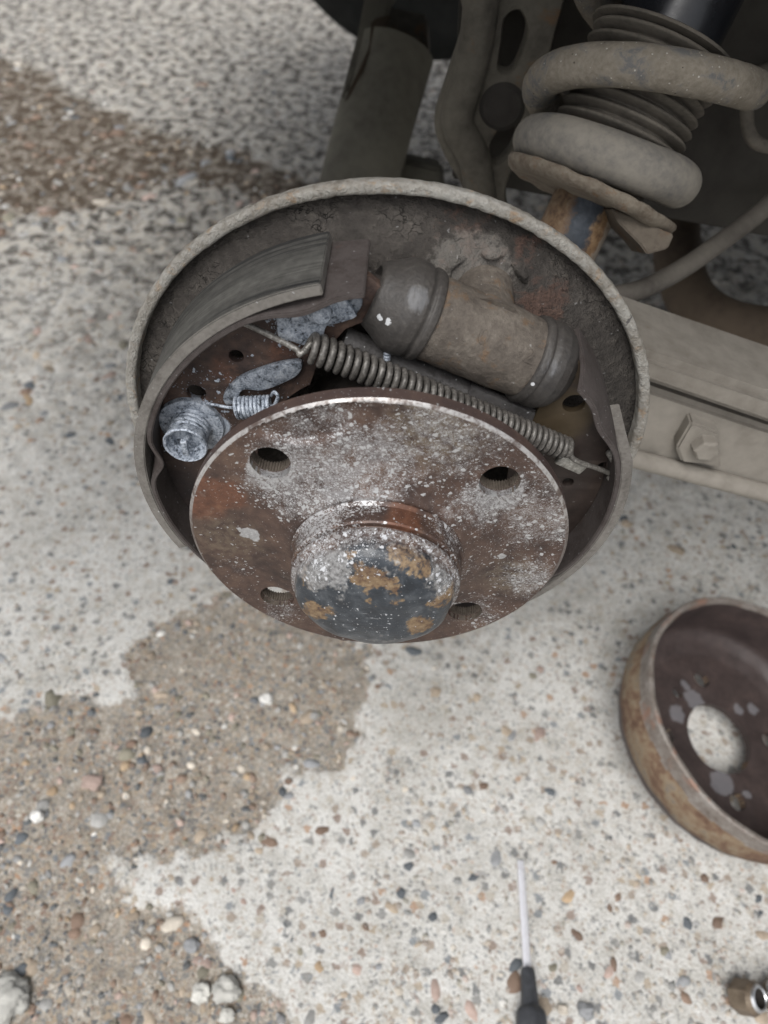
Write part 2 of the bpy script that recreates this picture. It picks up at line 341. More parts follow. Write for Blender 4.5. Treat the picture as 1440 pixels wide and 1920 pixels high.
def on_boot(x, y, left=True):
    a, b = V3(at(790, 588, .0455)), V3(at(996, 674, .0455)); ax_ = (b-a)/np.linalg.norm(b-a)
    c = a-ax_*.007 if left else b+ax_*.004; d = dirs(x, y); d = d/np.linalg.norm(d); o = CAM-c; k = o@d; q = k*k-(o@o-.0166**2)
    return CAM+d*(-k-math.sqrt(max(q, 0)))
def V3(p): return np.array(p, float)
def mat_rubber():
    s = Sh('dusty_rubber_boot'); n1 = s.noise(60, 5, .6); n2 = s.noise(600, 4, .6)
    c = s.ramp(s.add(s.mul(n1, .55), s.mul(n2, .45)), [(.3, (.026, .024, .023)), (.55, (.052, .047, .043)), (.75, (.095, .087, .078))])
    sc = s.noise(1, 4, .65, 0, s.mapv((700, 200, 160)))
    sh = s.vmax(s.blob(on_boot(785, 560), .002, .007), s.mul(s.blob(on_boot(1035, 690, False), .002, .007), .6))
    c = s.mix(s.mul(s.step(s.mul(sc, s.math('POWER', sh, .6)), .30, .62), .28), c, (.28, .29, .31))  # streaky pale highlight painted into the rubber colour on each boot
    big = s.step(s.vmax(s.blob(on_boot(708, 598), .0014, .0026, s.warp(500, .0012)), s.blob(on_boot(724, 604), .0014, .0024, s.warp(500, .0012)), s.blob(on_boot(999, 720, False), .0004, .001), s.blob(on_boot(749, 589), .0004, .0008)), .4, .6)
    sp = s.specks(.03, 300, 4.4)
    pm = s.vmax(big, s.mul(sp, .7)); c = s.mix(pm, c, (.48, .49, .5))
    return s.done(c, .55, 0, s.bump(s.add(n2, s.add(s.mul(n1, .8), s.mul(pm, .6))), .4, .0008), .4)

def mat_castiron():
    s = Sh('dusty_cast_iron'); n1 = s.noise(90, 5, .6); n2 = s.noise(420, 6, .66); n3 = s.noise(1400, 3)
    f = s.add(s.mul(n1, .5), s.mul(n2, .5))
    c = s.ramp(f, [(.32, (.058, .048, .040)), (.5, (.105, .089, .074)), (.62, (.148, .128, .107)), (.76, (.25, .228, .195))])
    c = s.mix(s.mul(s.step(s.noise(130, 5, .66, .4), .54, .66), .55), c, (.15, .088, .045))
    c = s.mix(s.mul(s.specks(.05, 420, 5.1), .7), c, (.46, .46, .45))
    return s.done(c, .75, .05, s.bump(s.add(n2, s.mul(n3, .4)), .7, .0009), .35)

def mat_springsteel(name='oily_spring_steel', base=(.105, .097, .088), wear=(.235, .222, .205), metal=.25):
    s = Sh(name); n1 = s.noise(300, 4, .6); n2 = s.noise(1200, 3)
    c = s.ramp(s.add(s.mul(n1, .6), s.mul(n2, .4)), [(.35, tuple(k*.55 for k in base)), (.52, base), (.72, wear)])
    c = s.mix(s.mul(s.specks(.07, 700, 6.0), .7), c, (.42, .42, .42))
    return s.done(c, .46, metal, s.bump(n2, .3, .0003))

def mat_drum():
    s = Sh('rusty_drum_casting'); n1 = s.noise(28, 6, .62, .6); n2 = s.noise(160, 5, .6)
    g = s.noise(1, 4, .6, 0, s.mapv((10, 10, 400)))
    f = s.add(s.mul(n1, .65), s.mul(n2, .35))
    c = s.ramp(f, [(.30, (.05, .028, .02)), (.42, (.105, .060, .040)), (.49, (.155, .100, .065)), (.56, (.215, .165, .11)), (.63, (.15, .13, .11)), (.75, (.25, .225, .185))])
    return s.done(c, .8, .05, s.bump(s.add(f, s.mul(n2, .4)), .7, .003), .3)
def mat_drum_in():
    s = Sh('dark_brown_drum_inside'); n1 = s.noise(40, 5, .6, .3); n2 = s.noise(220, 4, .6)
    c = s.ramp(s.add(s.mul(n1, .6), s.mul(n2, .4)), [(.3, (.030, .022, .021)), (.55, (.058, .042, .039)), (.75, (.095, .066, .057))])
    w = s.warp(90, .006)
    P = lambda x, y, r: s.blob(on_plane(x, y, (.3045, .1351, -.4067+HZ), (.272, -.105, 1)), r*.4, r, w)
    pm = s.step(s.add(s.vmax(P(1300, 1310, .014), P(1270, 1338, .012), P(1352, 1468, .016), P(1385, 1330, .007), P(1412, 1330, .008), P(1285, 1285, .006), P(1400, 1490, .005)), s.mul(s.math('SUBTRACT', n2, .5), 1.4)), .40, .75)
    c = s.mix(s.mul(pm, .38), c, (.32, .325, .35))
    return s.done(c, .55, .15, s.bump(n2, .4, .0012))
def mat_drum_lip():
    s = Sh('grey_worn_drum_rim'); n1 = s.noise(60, 5, .6, .3); n2 = s.noise(300, 4, .6)
    c = s.ramp(s.add(s.mul(n1, .6), s.mul(n2, .4)), [(.32, (.10, .075, .06)), (.5, (.19, .165, .145)), (.7, (.30, .28, .26))])
    c = s.mix(s.mul(s.step(s.noise(45, 4, .6), .54, .64), .6), c, (.25, .12, .075))
    return s.done(c, .6, .2, s.bump(n2, .5, .001))

def mat_ground():
    s = Sh('worn_concrete')
    def n2d(scale, detail=2, rough=.6, vec=None, col=False):
        n = s.t.nodes.new('ShaderNodeTexNoise'); n.noise_dimensions = '2D'; s.put(n.inputs['Vector'], vec or s.pos)
        n.inputs['Scale'].default_value = scale; n.inputs['Detail'].default_value = detail; n.inputs['Roughness'].default_value = rough
        return n.outputs['Color' if col else 'Fac']
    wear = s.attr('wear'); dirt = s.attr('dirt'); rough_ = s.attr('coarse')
    n1 = n2d(9, 2); n2 = n2d(60, 3, .62); n3 = n2d(420, 2, .65)
    con = s.ramp(s.add(s.add(s.mul(n1, .3), s.mul(n2, .35)), s.mul(n3, .35)), [(.34, (.36, .345, .313)), (.45, (.50, .487, .453)), (.55, (.60, .59, .56)), (.7, (.67, .66, .63))])
    agg = [(.0, (.10, .105, .11)), (.16, (.19, .19, .185)), (.3, (.28, .22, .17)), (.44, (.36, .29, .21)), (.55, (.22, .15, .115)), (.66, (.42, .38, .32)), (.78, (.50, .47, .42)), (.88, (.17, .19, .21)), (.95, (.38, .23, .14))]
    wv = s.t.nodes.new('ShaderNodeVectorMath'); wv.operation = 'MULTIPLY_ADD'
    s.put(wv.inputs[0], n2d(260, 1, .5, None, True)); wv.inputs[1].default_value = (.006, .006, 0); s.put(wv.inputs[2], s.pos); w = wv.outputs[0]
    def layer(scale, keep):
        n = s.t.nodes.new('ShaderNodeTexVoronoi'); n.voronoi_dimensions = '2D'; s.put(n.inputs['Vector'], w); n.inputs['Scale'].default_value = scale
        d, c = n.outputs['Distance'], n.outputs['Color']
        m = s.mul(s.step(d, .30, .44, 1, 0), s.step(s.sep(c, 1), keep-.01, keep+.01))
        return s.ramp(s.sep(c, 0), agg, True), m
    a1, m1 = layer(110, .70); a2, m2 = layer(290, .50)
    c = s.mix(s.mul(m2, .6), con, a2); c = s.mix(s.mul(m1, .75), c, a1)
    # the worn skin: fine exposed aggregate bedded in brown dust
    mud = s.ramp(s.add(s.mul(n2, .5), s.mul(n3, .5)), [(.34, (.19, .165, .132)), (.5, (.30, .268, .225)), (.66, (.42, .385, .335))])
    b1, k1 = layer(190, .3); b2, k2 = layer(480, .15)
    g = s.mix(s.mul(k2, .85), mud, b2); g = s.mix(s.mul(k1, .85), g, b1)
    g = s.mix(s.mul(s.step(n2d(14, 3), .5, .70), .55), g, mud)
    wm = s.step(s.add(wear, s.mul(s.math('SUBTRACT', n2d(130, 3, .7), .5), .9)), .22, .80)
    c = s.mix(wm, c, g)
    nf = n2d(40, 4, .78)
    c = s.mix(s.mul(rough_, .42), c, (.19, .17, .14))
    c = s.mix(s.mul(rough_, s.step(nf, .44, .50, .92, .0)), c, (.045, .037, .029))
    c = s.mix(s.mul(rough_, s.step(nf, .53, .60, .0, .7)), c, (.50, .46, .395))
    c = s.mix(s.mul(s.step(s.add(dirt, s.mul(s.math('SUBTRACT', n2, .5), .7)), .3, .8), s.step(nf, .40, .60, .88, .45)), c, (.075, .053, .035))
    return s.done(c, .9, 0, s.bump(n2d(380, 3, .7), .9, .0018), .25)

def mat_pebble(name, base):
    s = Sh(name); n1 = s.noise(160, 4, .6); n2 = s.noise(900, 3)
    oi = s.t.nodes.new('ShaderNodeObjectInfo')
    k = s.math('MULTIPLY_ADD', oi.outputs['Random'], .5, .75)
    c = s.ramp(s.add(s.mul(n1, .6), s.mul(n2, .4)), [(.3, tuple(v*.72 for v in base)), (.55, base), (.75, tuple(min(.75, v*1.22+.02) for v in base))])
    c = s.mix(1.0, c, s.t.nodes.new('ShaderNodeCombineColor').outputs[0], 'MIX') if False else c
    n = s.t.nodes.new('ShaderNodeVectorMath'); n.operation = 'SCALE'; s.put(n.inputs[0], c); s.put(n.inputs['Scale'], k)
    return s.done(n.outputs[0], .75, 0, s.bump(s.add(n1, s.mul(n2, .4)), .5, .0008), .3)
def mat_gravel():
    s = Sh('mixed_small_aggregate'); n1 = s.noise(300, 4, .6)
    c = s.mix(s.step(n1, .3, .7), s.attr('stone', 'Color'), (.30, .27, .22)); c = s.mix(.75, c, s.attr('stone', 'Color'))
    return s.done(c, .8, 0, s.bump(n1, .4, .0008), .3)
def mat_plain(name, col, rough=.5, metal=0.0, var=.25, scale=200, spec=.5):
    s = Sh(name); n = s.noise(scale, 4, .6)
    c = s.ramp(n, [(.3, tuple(k*(1-var) for k in col)), (.7, tuple(min(1, k*(1+var)) for k in col))])
    return s.done(c, rough, metal, s.bump(n, .2, .0005), spec)

M['flange'] = mat_flange(); M['edge'] = mat_flange_edge(); M['boss'] = mat_boss(); M['chamfer'] = mat_chamfer(); M['cap'] = mat_cap()
M['plate'] = mat_plate(); M['lip'] = mat_lip()
M['webL'] = mat_web('rusty_web_with_overspray', True); M['webR'] = mat_web('yellow_brown_web', False, True)
M['silver'] = mat_silver(); M['silver_dim'] = mat_silver('dull_silver_paint', .62)
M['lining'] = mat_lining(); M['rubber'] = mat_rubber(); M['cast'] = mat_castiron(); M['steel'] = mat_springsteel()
M['platform'] = mat_dusty('brown_shoe_platform', (0.063, 0.053, 0.05), (0.035, 0.026, 0.023), 90, .4, .3, .05, .7, .1, (.16, .075, .045))
M['platform_dust'] = mat_dusty('grey_dusted_shoe_edge', (0.157, 0.146, 0.132), (0.085, 0.076, 0.068), 90, .5, .2, .06, .8, 0, (.14, .09, .06))
M['wire'] = mat_springsteel('worn_hook_wire', (.16, .15, .135), (.42, .41, .39))
M['bright'] = mat_springsteel('bright_steel', (.36, .35, .32), (.62, .61, .58), .6)
M['bore'] = mat_dusty('ribbed_bore_steel', (.17, .145, .12), (.075, .058, .048), 200, .4, .35, 0, .5, .4, (.16, .085, .045))
M['bar'] = mat_dusty('grey_adjuster_steel', (0.104, 0.099, 0.097), (0.045, 0.041, 0.04), 80, .4, None, .10, .5, .35)
M['dark'] = mat_dusty('dark_brown_iron', (.045, .038, .034), (.02, .017, .016), 70, .4, .35, 0, .75, .1, (.09, .045, .028))
M['coil'] = mat_coil(); M['_coil'] = mat_dusty('road_dust_on_coil', (0.223, 0.198, 0.162), (0.144, 0.133, 0.119), 55, .45, None, .035, .9, 0)
M['sleeve'] = mat_dusty('dusty_rubber_sleeve', (0.205, 0.189, 0.162), (0.108, 0.104, 0.101), 40, .3, None, .02, .85, 0)
M['bellows'] = mat_dusty('dusty_bellows_rubber', (0.115, 0.102, 0.084), (0.062, 0.056, 0.048), 60, .3, None, .015, .9, 0)
M['blackpaint'] = mat_plain('black_gloss_paint', (.014, .015, .018), .24, 0, .3, 120)
M['tube'] = mat_tube()
M['seat'] = mat_dusty('dusty_rusted_seat', (0.18, 0.155, 0.122), (0.094, 0.068, 0.05), 60, .9, .36, .03, .9, 0, (.22, .12, .06))
M['bracket'] = mat_dusty('rusty_bracket', (.11, .092, .072), (.06, .045, .034), 60, .7, .42, 0, .85, 0, (.17, .095, .05))
M['arm'] = mat_dusty('beige_dusted_arm', (0.212, 0.194, 0.168), (0.132, 0.117, 0.098), 16, .5, .30, .0, .9, 0, (.17, .135, .10))
M['under'] = mat_dusty('grimy_underbody', (0.091, 0.083, 0.067), (0.046, 0.041, 0.033), 25, .4, .38, 0, .9, 0, (.15, .095, .055))
M['axle'] = mat_dusty('olive_dust_axle', (0.135, 0.128, 0.104), (0.088, 0.081, 0.068), 18, .25, None, 0, .85, 0)
M['body'] = mat_dusty('dark_wheel_house', (0.038, 0.035, 0.03), (0.022, 0.019, 0.017), 12, .3, None, 0, .9, 0)
M['pipe'] = mat_dusty('brown_exhaust', (0.063, 0.047, 0.033), (0.036, 0.025, 0.018), 22, .4, .3, 0, .85, 0)
M['cable'] = mat_dusty('dusty_cable', (0.124, 0.112, 0.096), (0.081, 0.071, 0.062), 40, .3, None, 0, .85, 0)
M['tyre'] = mat_plain('tyre_rubber', (.02, .021, .02), .75, 0, .3, 40, .3)
M['drum'] = mat_drum(); M['drum_in'] = mat_drum_in(); M['drum_lip'] = mat_drum_lip()
M['ground'] = mat_ground(); M['gravel'] = mat_gravel()
M['chrome'] = mat_plain('bright_blade_steel', (.78, .78, .82), .30, .35, .06, 300)
M['handle'] = mat_plain('black_grip_rubber', (.035, .037, .042), .55, 0, .35, 260)
M['nut'] = mat_dusty('brown_zinc_nut', (.16, .125, .09), (.07, .05, .036), 110, .5, .35, 0, .5, .4, (.17, .095, .05))
M['nutring'] = mat_plain('worn_bright_seat', (.55, .56, .57), .3, .9, .2, 400)
M['hole'] = mat_plain('thread_dark', (.06, .055, .05), .5, .5)
M['paintcar'] = mat_plain('dusty_car_paint', (.18, .18, .17), .5, 0, .2, 20)

# ------------------------------------------------------------------ mesh helpers
def V(p): return Vector((float(p[0]), float(p[1]), float(p[2])))
def link(name, me, mats, parent=None, smooth=True):
    o = bpy.data.objects.new(name, me); COL.objects.link(o)
    for m in (mats if isinstance(mats, (list, tuple)) else [mats]): me.materials.append(m)
    if smooth: me.polygons.foreach_set('use_smooth', [True]*len(me.polygons))
    if parent is not None:
        o.parent = parent; o.matrix_parent_inverse = parent.matrix_world.inverted()
    return o
def thing(name, label, cat, base, group=None):
    o = bpy.data.objects.new(name, None); COL.objects.link(o); o.empty_display_size = .02
    o.location = V(base); o.matrix_world = Matrix.Translation(V(base)); o['label'] = label; o['category'] = cat
    if group: o['group'] = group
    return o
def tag(o, label, cat, group=None):
    o['label'] = label; o['category'] = cat
    if group: o['group'] = group
    return o
def frame(axis, hint=(0, 0, 1)):
    a = V(axis).normalized(); h = V(hint)
    if abs(a.dot(h.normalized())) > .97: h = Vector((1, 0, 0))
    x = h.cross(a).normalized(); y = a.cross(x); return x, y, a
def grid_faces(nu, nv, closev=True, closeu=False, off=0):
    F = []
    for i in range(nu if closeu else nu-1):
        for j in range(nv if closev else nv-1):
            F.append((off+i*nv+j, off+i*nv+(j+1) % nv, off+((i+1) % nu)*nv+(j+1) % nv, off+((i+1) % nu)*nv+j))
    return F
def revolve(name, prof, origin, axis, mat, parent=None, n=64, jitter=0.0, jscale=60, smooth=True, closed=False, sharp=35, fmat=None, hint=(0, 0, 1)):
    """prof: (along axis, radius) pairs"""
    x, y, a = frame(axis, hint); o = V(origin); vs = []
    for (t, r) in prof:
        for j in range(n):
            th = 2*PI*j/n; p = o + a*t + (x*math.cos(th)+y*math.sin(th))*r
            if jitter: p = p + Vector(mnoise.noise_vector(p*jscale))*jitter
            vs.append(p)
    F = grid_faces(len(prof), n, True, closed)
    if not closed:
        if prof[0][1] > 1e-6: F.append(tuple(range(n-1, -1, -1)))
        if prof[-1][1] > 1e-6: F.append(tuple((len(prof)-1)*n+j for j in range(n)))
    me = bpy.data.meshes.new(name); me.from_pydata([tuple(v) for v in vs], [], F); clean(me)
    ob = link(name, me, mat, parent, smooth)
    if fmat: 
        for p in me.polygons: p.material_index = fmat(p)
    if smooth and sharp: sharpen(me, sharp)
    return ob
def clean(me):
    bm = bmesh.new(); bm.from_mesh(me); bmesh.ops.remove_doubles(bm, verts=bm.verts, dist=1e-6)
    bmesh.ops.recalc_face_normals(bm, faces=bm.faces); bm.to_mesh(me); bm.free()
def sharpen(me, deg):
    bm = bmesh.new(); bm.from_mesh(me)
    for e in bm.edges:
        e.smooth = not (len(e.link_faces) == 2 and e.calc_face_angle(0) > math.radians(deg))
    for f in bm.faces: f.smooth = True
    bm.to_mesh(me); bm.free()
def smoothpath(pts, sub=6):
    P = [V(p) for p in pts]; out = []
    for i in range(len(P)-1):
        p0 = P[max(i-1, 0)]; p1 = P[i]; p2 = P[i+1]; p3 = P[min(i+2, len(P)-1)]
        for k in range(sub):
            t = k/sub
            out.append(.5*((2*p1)+(p2-p0)*t+(2*p0-5*p1+4*p2-p3)*t*t+(3*p1-p0-3*p2+p3)*t**3))
    out.append(P[-1]); return out
def tube_data(pts, rad, n=10, off=0, round_end=True):
    P = [V(p) for p in pts]; R = rad if isinstance(rad, (list, tuple, np.ndarray)) else [rad]*len(P)
    vs = []; t0 = (P[1]-P[0]).normalized(); x, y, _ = frame(t0); 
    for i, p in enumerate(P):
        t = ((P[min(i+1, len(P)-1)]-P[max(i-1, 0)])).normalized()
        q = t0.rotation_difference(t); x = q @ x; y = q @ y; t0 = t
        if i == 0 and round_end:
            for k in (0.15, .6): 
                rr = R[0]*math.sin(k*PI/2); oo = p - t*R[0]*.6*math.cos(k*PI/2)
                vs += [oo+(x*math.cos(2*PI*j/n)+y*math.sin(2*PI*j/n))*rr for j in range(n)]
        vs += [p+(x*math.cos(2*PI*j/n)+y*math.sin(2*PI*j/n))*R[i] for j in range(n)]
        if i == len(P)-1 and round_end:
            for k in (.6, .15):
                rr = R[-1]*math.sin(k*PI/2); oo = p + t*R[-1]*.6*math.cos(k*PI/2)
                vs += [oo+(x*math.cos(2*PI*j/n)+y*math.sin(2*PI*j/n))*rr for j in range(n)]
    m = len(vs)//n; F = grid_faces(m, n, True, False, off)
    F.append(tuple(off+j for j in range(n-1, -1, -1))); F.append(tuple(off+(m-1)*n+j for j in range(n)))
    return [tuple(v) for v in vs], F
def tube(name, pts, rad, mat, parent=None, n=10, round_end=True, jitter=0, jscale=80):
    vs, F = tube_data(pts, rad, n, 0, round_end)
    if jitter: vs = [tuple(Vector(v)+Vector(mnoise.noise_vector(Vector(v)*jscale))*jitter) for v in vs]
    me = bpy.data.meshes.new(name); me.from_pydata(vs, [], F); clean(me); o = link(name, me, mat, parent); sharpen(me, 50); return o
def plate2d(name, outer, holes, thick, origin, xax, yax, mat, parent=None, bevel=.0004):
    """flat sheet cut to an outline (2D points) with holes, given thickness, standing in the plane of xax and yax"""
    cu = bpy.data.curves.new(name, 'CURVE'); cu.dimensions = '2D'; cu.fill_mode = 'BOTH'
    cu.extrude = max(thick/2-bevel, 1e-5); cu.bevel_depth = bevel; cu.bevel_resolution = 1; cu.offset = -bevel
    for loop in [outer]+list(holes):
        sp = cu.splines.new('POLY'); sp.points.add(len(loop)-1); sp.use_cyclic_u = True
        for q, p in zip(sp.points, loop): q.co = (p[0], p[1], 0, 1)
    tmp = bpy.data.objects.new('tmp', cu); COL.objects.link(tmp)
    dg = bpy.context.evaluated_depsgraph_get(); me = bpy.data.meshes.new_from_object(tmp.evaluated_get(dg)); me.name = name
    bpy.data.objects.remove(tmp)
    x = V(xax).normalized(); y = V(yax).normalized(); z = x.cross(y)
    mm = Matrix(((x.x, y.x, z.x, origin[0]), (x.y, y.y, z.y, origin[1]), (x.z, y.z, z.z, origin[2]), (0, 0, 0, 1)))
    me.transform(mm); me.materials.clear(); clean(me); o = link(name, me, mat, parent); sharpen(me, 30); return o
def circle(cx, cy, r, n=28): return [(cx+r*math.cos(2*PI*k/n), cy+r*math.sin(2*PI*k/n)) for k in range(n)]
def smooth2d(pts, sub=5):
    n = len(pts); out = []
    for i in range(n):
        p0, p1, p2, p3 = [np.array(pts[(i+k-1) % n], float) for k in range(4)]
        for k in range(sub):
            t = k/sub; q = .5*((2*p1)+(p2-p0)*t+(2*p0-5*p1+4*p2-p3)*t*t+(3*p1-p0-3*p2+p3)*t**3); out.append((q[0], q[1]))
    return out
def face_plane(pix, s):                         # outline points on the upright plane at s -> (x, z)
    return [(at(x, y, s)[0], at(x, y, s)[2]) for x, y in pix]
def upright(name, outer, holes, s, thick, mat, parent=None, bevel=.0004):
    # sheet in the x,z plane centred on y = s  (x axis, z axis; normal is -y)
    return plate2d(name, outer, holes, thick, (0, s, 0), (1, 0, 0), (0, 0, 1), mat, parent, bevel)
def box(name, c, ax, ay, az, size, mat, parent=None, bevel=.001, seg=2):
    bm = bmesh.new(); bmesh.ops.create_cube(bm, size=1.0)
    for v in bm.verts: v.co = Vector((v.co.x*size[0], v.co.y*size[1], v.co.z*size[2]))
    bmesh.ops.bevel(bm, geom=bm.edges[:], offset=bevel, segments=seg, affect='EDGES', profile=.5)
    x, y, z = V(ax).normalized(), V(ay).normalized(), V(az).normalized()
    for v in bm.verts: v.co = V(c)+x*v.co.x+y*v.co.y+z*v.co.z
    bmesh.ops.recalc_face_normals(bm, faces=bm.faces)
    me = bpy.data.meshes.new(name); bm.to_mesh(me); bm.free(); o = link(name, me, mat, parent); sharpen(me, 40); return o
def prism(name, pts3, depth, mat, parent=None, bevel=0.0):
    """closed 3D outline pushed along a vector"""
    bm = bmesh.new(); vs = [bm.verts.new(V(p)) for p in pts3]; f = bm.faces.new(vs)
    r = bmesh.ops.extrude_face_region(bm, geom=[f]); d = V(depth)
    for g in r['geom']:
        if isinstance(g, bmesh.types.BMVert): g.co += d
    if bevel: bmesh.ops.bevel(bm, geom=bm.edges[:], offset=bevel, segments=2, affect='EDGES')
    bmesh.ops.recalc_face_normals(bm, faces=bm.faces)
    me = bpy.data.meshes.new(name); bm.to_mesh(me); bm.free(); o = link(name, me, mat, parent); sharpen(me, 40); return o
def cut(ob, cutters, keep_index=None):
    for c in cutters:
        md = ob.modifiers.new('cut', 'BOOLEAN'); md.operation = 'DIFFERENCE'; md.object = c; md.solver = 'EXACT'
    dg = bpy.context.evaluated_depsgraph_get(); dg.update()
    me = bpy.data.meshes.new_from_object(ob.evaluated_get(dg)); ob.modifiers.clear(); old = ob.data; me.name = old.name; ob.data = me
    for c in cutters: bpy.data.objects.remove(c)
    return ob
def P3(x, s, z): return (x, s, HZ+z)           # hub coordinates -> world

# ------------------------------------------------------------------ ground
def in_poly(X, Y, poly):
    inside = np.zeros(X.shape, bool); n = len(poly); j = n-1
    for i in range(n):
        xi, yi = poly[i]; xj, yj = poly[j]
        c = ((yi > Y) != (yj > Y)) & (X < (xj-xi)*(Y-yi)/(yj-yi+1e-12)+xi); inside ^= c; j = i
    return inside
def dist_poly(X, Y, poly):
    d = np.full(X.shape, 1e9); n = len(poly)
    for i in range(n):
        ax, ay = poly[i]; bx, by = poly[(i+1) % n]; vx, vy = bx-ax, by-ay; L = vx*vx+vy*vy+1e-12
        t = np.clip(((X-ax)*vx+(Y-ay)*vy)/L, 0, 1); d = np.minimum(d, np.hypot(X-ax-t*vx, Y-ay-t*vy))
    return np.where(in_poly(X, Y, poly), d, -d)
A_px = [(-200, 1380), (0, 1345), (120, 1312), (235, 1290), (255, 1210), (320, 1150), (420, 1120), (560, 1120), (690, 1215), (690, 1330), (680, 1390), (640, 1430),
        (545, 1460), (490, 1540), (470, 1570), (350, 1595), (215, 1635), (195, 1660), (240, 1690), (340, 1700), (370, 1740), (405, 1770), (395, 1800), (450, 1850), (520, 1890), (545, 1925), (600, 2100), (-200, 2100)]
B_px = [(-300, 60), (60, 120), (130, 180), (210, 205), (290, 245), (390, 270), (450, 282), (560, 335), (680, 350), (600, 372), (470, 378), (420, 352), (350, 345), (300, 352), (200, 388), (120, 402), (40, 402), (0, 425), (-300, 440)]
A_g = [tuple(on_ground(*p)[:2]) for p in A_px]; B_g = [tuple(on_ground(*p)[:2]) for p in B_px]
def fbm(X, Y, f, oct=4, seed=0.0):
    out = np.zeros(X.shape); amp = 1.0
    for o in range(oct):
        out += amp*np.array([mnoise.noise(Vector((a*f, b*f, seed))) for a, b in zip(X.ravel(), Y.ravel())]).reshape(X.shape); amp *= .5; f *= 2.1
    return out
def axis_pts(lo, hi, step, lo2, hi2, grow=1.16):
    a = list(np.arange(lo, hi, step)); d = step
    while a[-1] < hi2: d *= grow; a.append(a[-1]+d)
    d = step
    while a[0] > lo2: d *= grow; a.insert(0, a[0]-d)
    return np.array(a)
xs = axis_pts(-.46, .52, .0042, -40, 40, 1.075); ys = axis_pts(-.16, .62, .0042, -20, 60, 1.06)
GX, GY = np.meshgrid(xs, ys)
def wear_at(X, Y):
    n = fbm(X, Y, 22, 3, 3.0)*.018+fbm(X, Y, 90, 2, 5.0)*.010
    a = dist_poly(X, Y, A_g)+n; b = dist_poly(X, Y, B_g)+n*2.2
    w = np.maximum(np.clip(.5+a/.012, 0, 1), np.clip(.5+b/.04, 0, 1))
    return w, np.clip(.5+b/.05, 0, 1)
near = (np.abs(GX) < 2.6) & (GY > -.8) & (GY < 3.4)
WE = np.zeros(GX.shape); DI = np.zeros(GX.shape); HG = np.zeros(GX.shape); CO = np.zeros(GX.shape)
xn, yn = GX[near], GY[near]
w_, d_ = wear_at(xn, yn); WE[near] = w_; DI[near] = d_
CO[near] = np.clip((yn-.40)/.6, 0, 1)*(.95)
hh = fbm(xn, yn, 60, 3, 9.0)
HG[near] = -w_*.0022 + hh*(.0006+.0018*w_*.6+.0050*np.clip((yn-.35)/.4, 0, 1)) + fbm(xn, yn, 6, 2, 1.0)*.0015
far = ~near
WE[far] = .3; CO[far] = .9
me = bpy.data.meshes.new('ground'); ny, nx = GX.shape
me.from_pydata(np.stack([GX.ravel(), GY.ravel(), HG.ravel()], 1).tolist(), [], grid_faces(ny, nx, False, False))
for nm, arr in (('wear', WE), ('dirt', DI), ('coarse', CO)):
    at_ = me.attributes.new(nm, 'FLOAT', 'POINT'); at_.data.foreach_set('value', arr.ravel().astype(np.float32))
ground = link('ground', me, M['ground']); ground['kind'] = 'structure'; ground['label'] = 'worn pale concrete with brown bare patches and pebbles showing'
if me.polygons[0].normal.z < 0: me.flip_normals()

# pebbles bedded in the concrete
PEB = [('slate_pebble', (.10, .11, .12)), ('blue_grey_pebble', (.245, .25, .255)), ('brown_pebble', (.20, .14, .105)), ('tan_pebble', (.34, .28, .215)),
       ('cream_pebble', (.52, .47, .40)), ('pink_pebble', (.38, .29, .25)), ('grey_pebble', (.33, .325, .31)), ('ochre_pebble', (.36, .265, .17)), ('olive_pebble', (.21, .195, .15)), ('white_pebble', (.60, .59, .56))]
PM = [mat_pebble(n, c) for n, c in PEB]
def pebble_mesh(seed, sub=2):
    bm = bmesh.new(); bmesh.ops.create_icosphere(bm, subdivisions=sub, radius=1.0); r = random.Random(seed)
    sx, sy = r.uniform(.75, 1.15), r.uniform(.45, .95); off = Vector((seed*3.1, seed*1.7, 0))
    for v in bm.verts:
        k = 1+.42*mnoise.noise(v.co*1.1+off)+.22*mnoise.noise(v.co*2.6+off); v.co = Vector((v.co.x*sx*k, v.co.y*sy*k, v.co.z*.62*k))
    me = bpy.data.meshes.new('pebble'); bm.to_mesh(me); bm.free(); me.polygons.foreach_set('use_smooth', [True]*len(me.polygons)); return me
def gz(x, y, w): return -.0022*w
N = 6800
pw = rng.choice(len(PEB), N, p=[.14, .14, .15, .14, .08, .08, .15, .03, .07, .02])
px_ = rng.uniform(-40, 1480, N); py_ = np.concatenate([rng.uniform(380, 1960, int(N*.66)), rng.uniform(-20, 420, N-int(N*.66))])
pts = np.array([on_ground(a, b)[:2] for a, b in zip(px_, py_)])
size = np.clip(np.exp(rng.normal(math.log(.0026), .48, N)), .0014, .010)
wv, _ = wear_at(pts[:, 0], pts[:, 1])
dep = np.array([proj((a, b, 0))[2] for a, b in pts]); size = np.where(dep > .95, size*1.9+.0015, size)
e2 = ((px_-727)/500)**2+((py_-760)/430)**2
score = size/dep*np.where(e2 < 1, 0, 1)*np.where((px_ > 600) & (py_ < 640), 0, 1)*np.where((px_ < -5) | (px_ > 1445) | (py_ < 0) | (py_ > 1925), 0, 1)
score = score*np.where((px_ > 1190) & (py_ > 1130) & (py_ < 1600), 0, 1)
order = np.argsort(-score); lead = set(order[:290].tolist())
lead = [i for i in order[:290] if score[i] > 0]; leadset = set(lead)
pmesh = {}
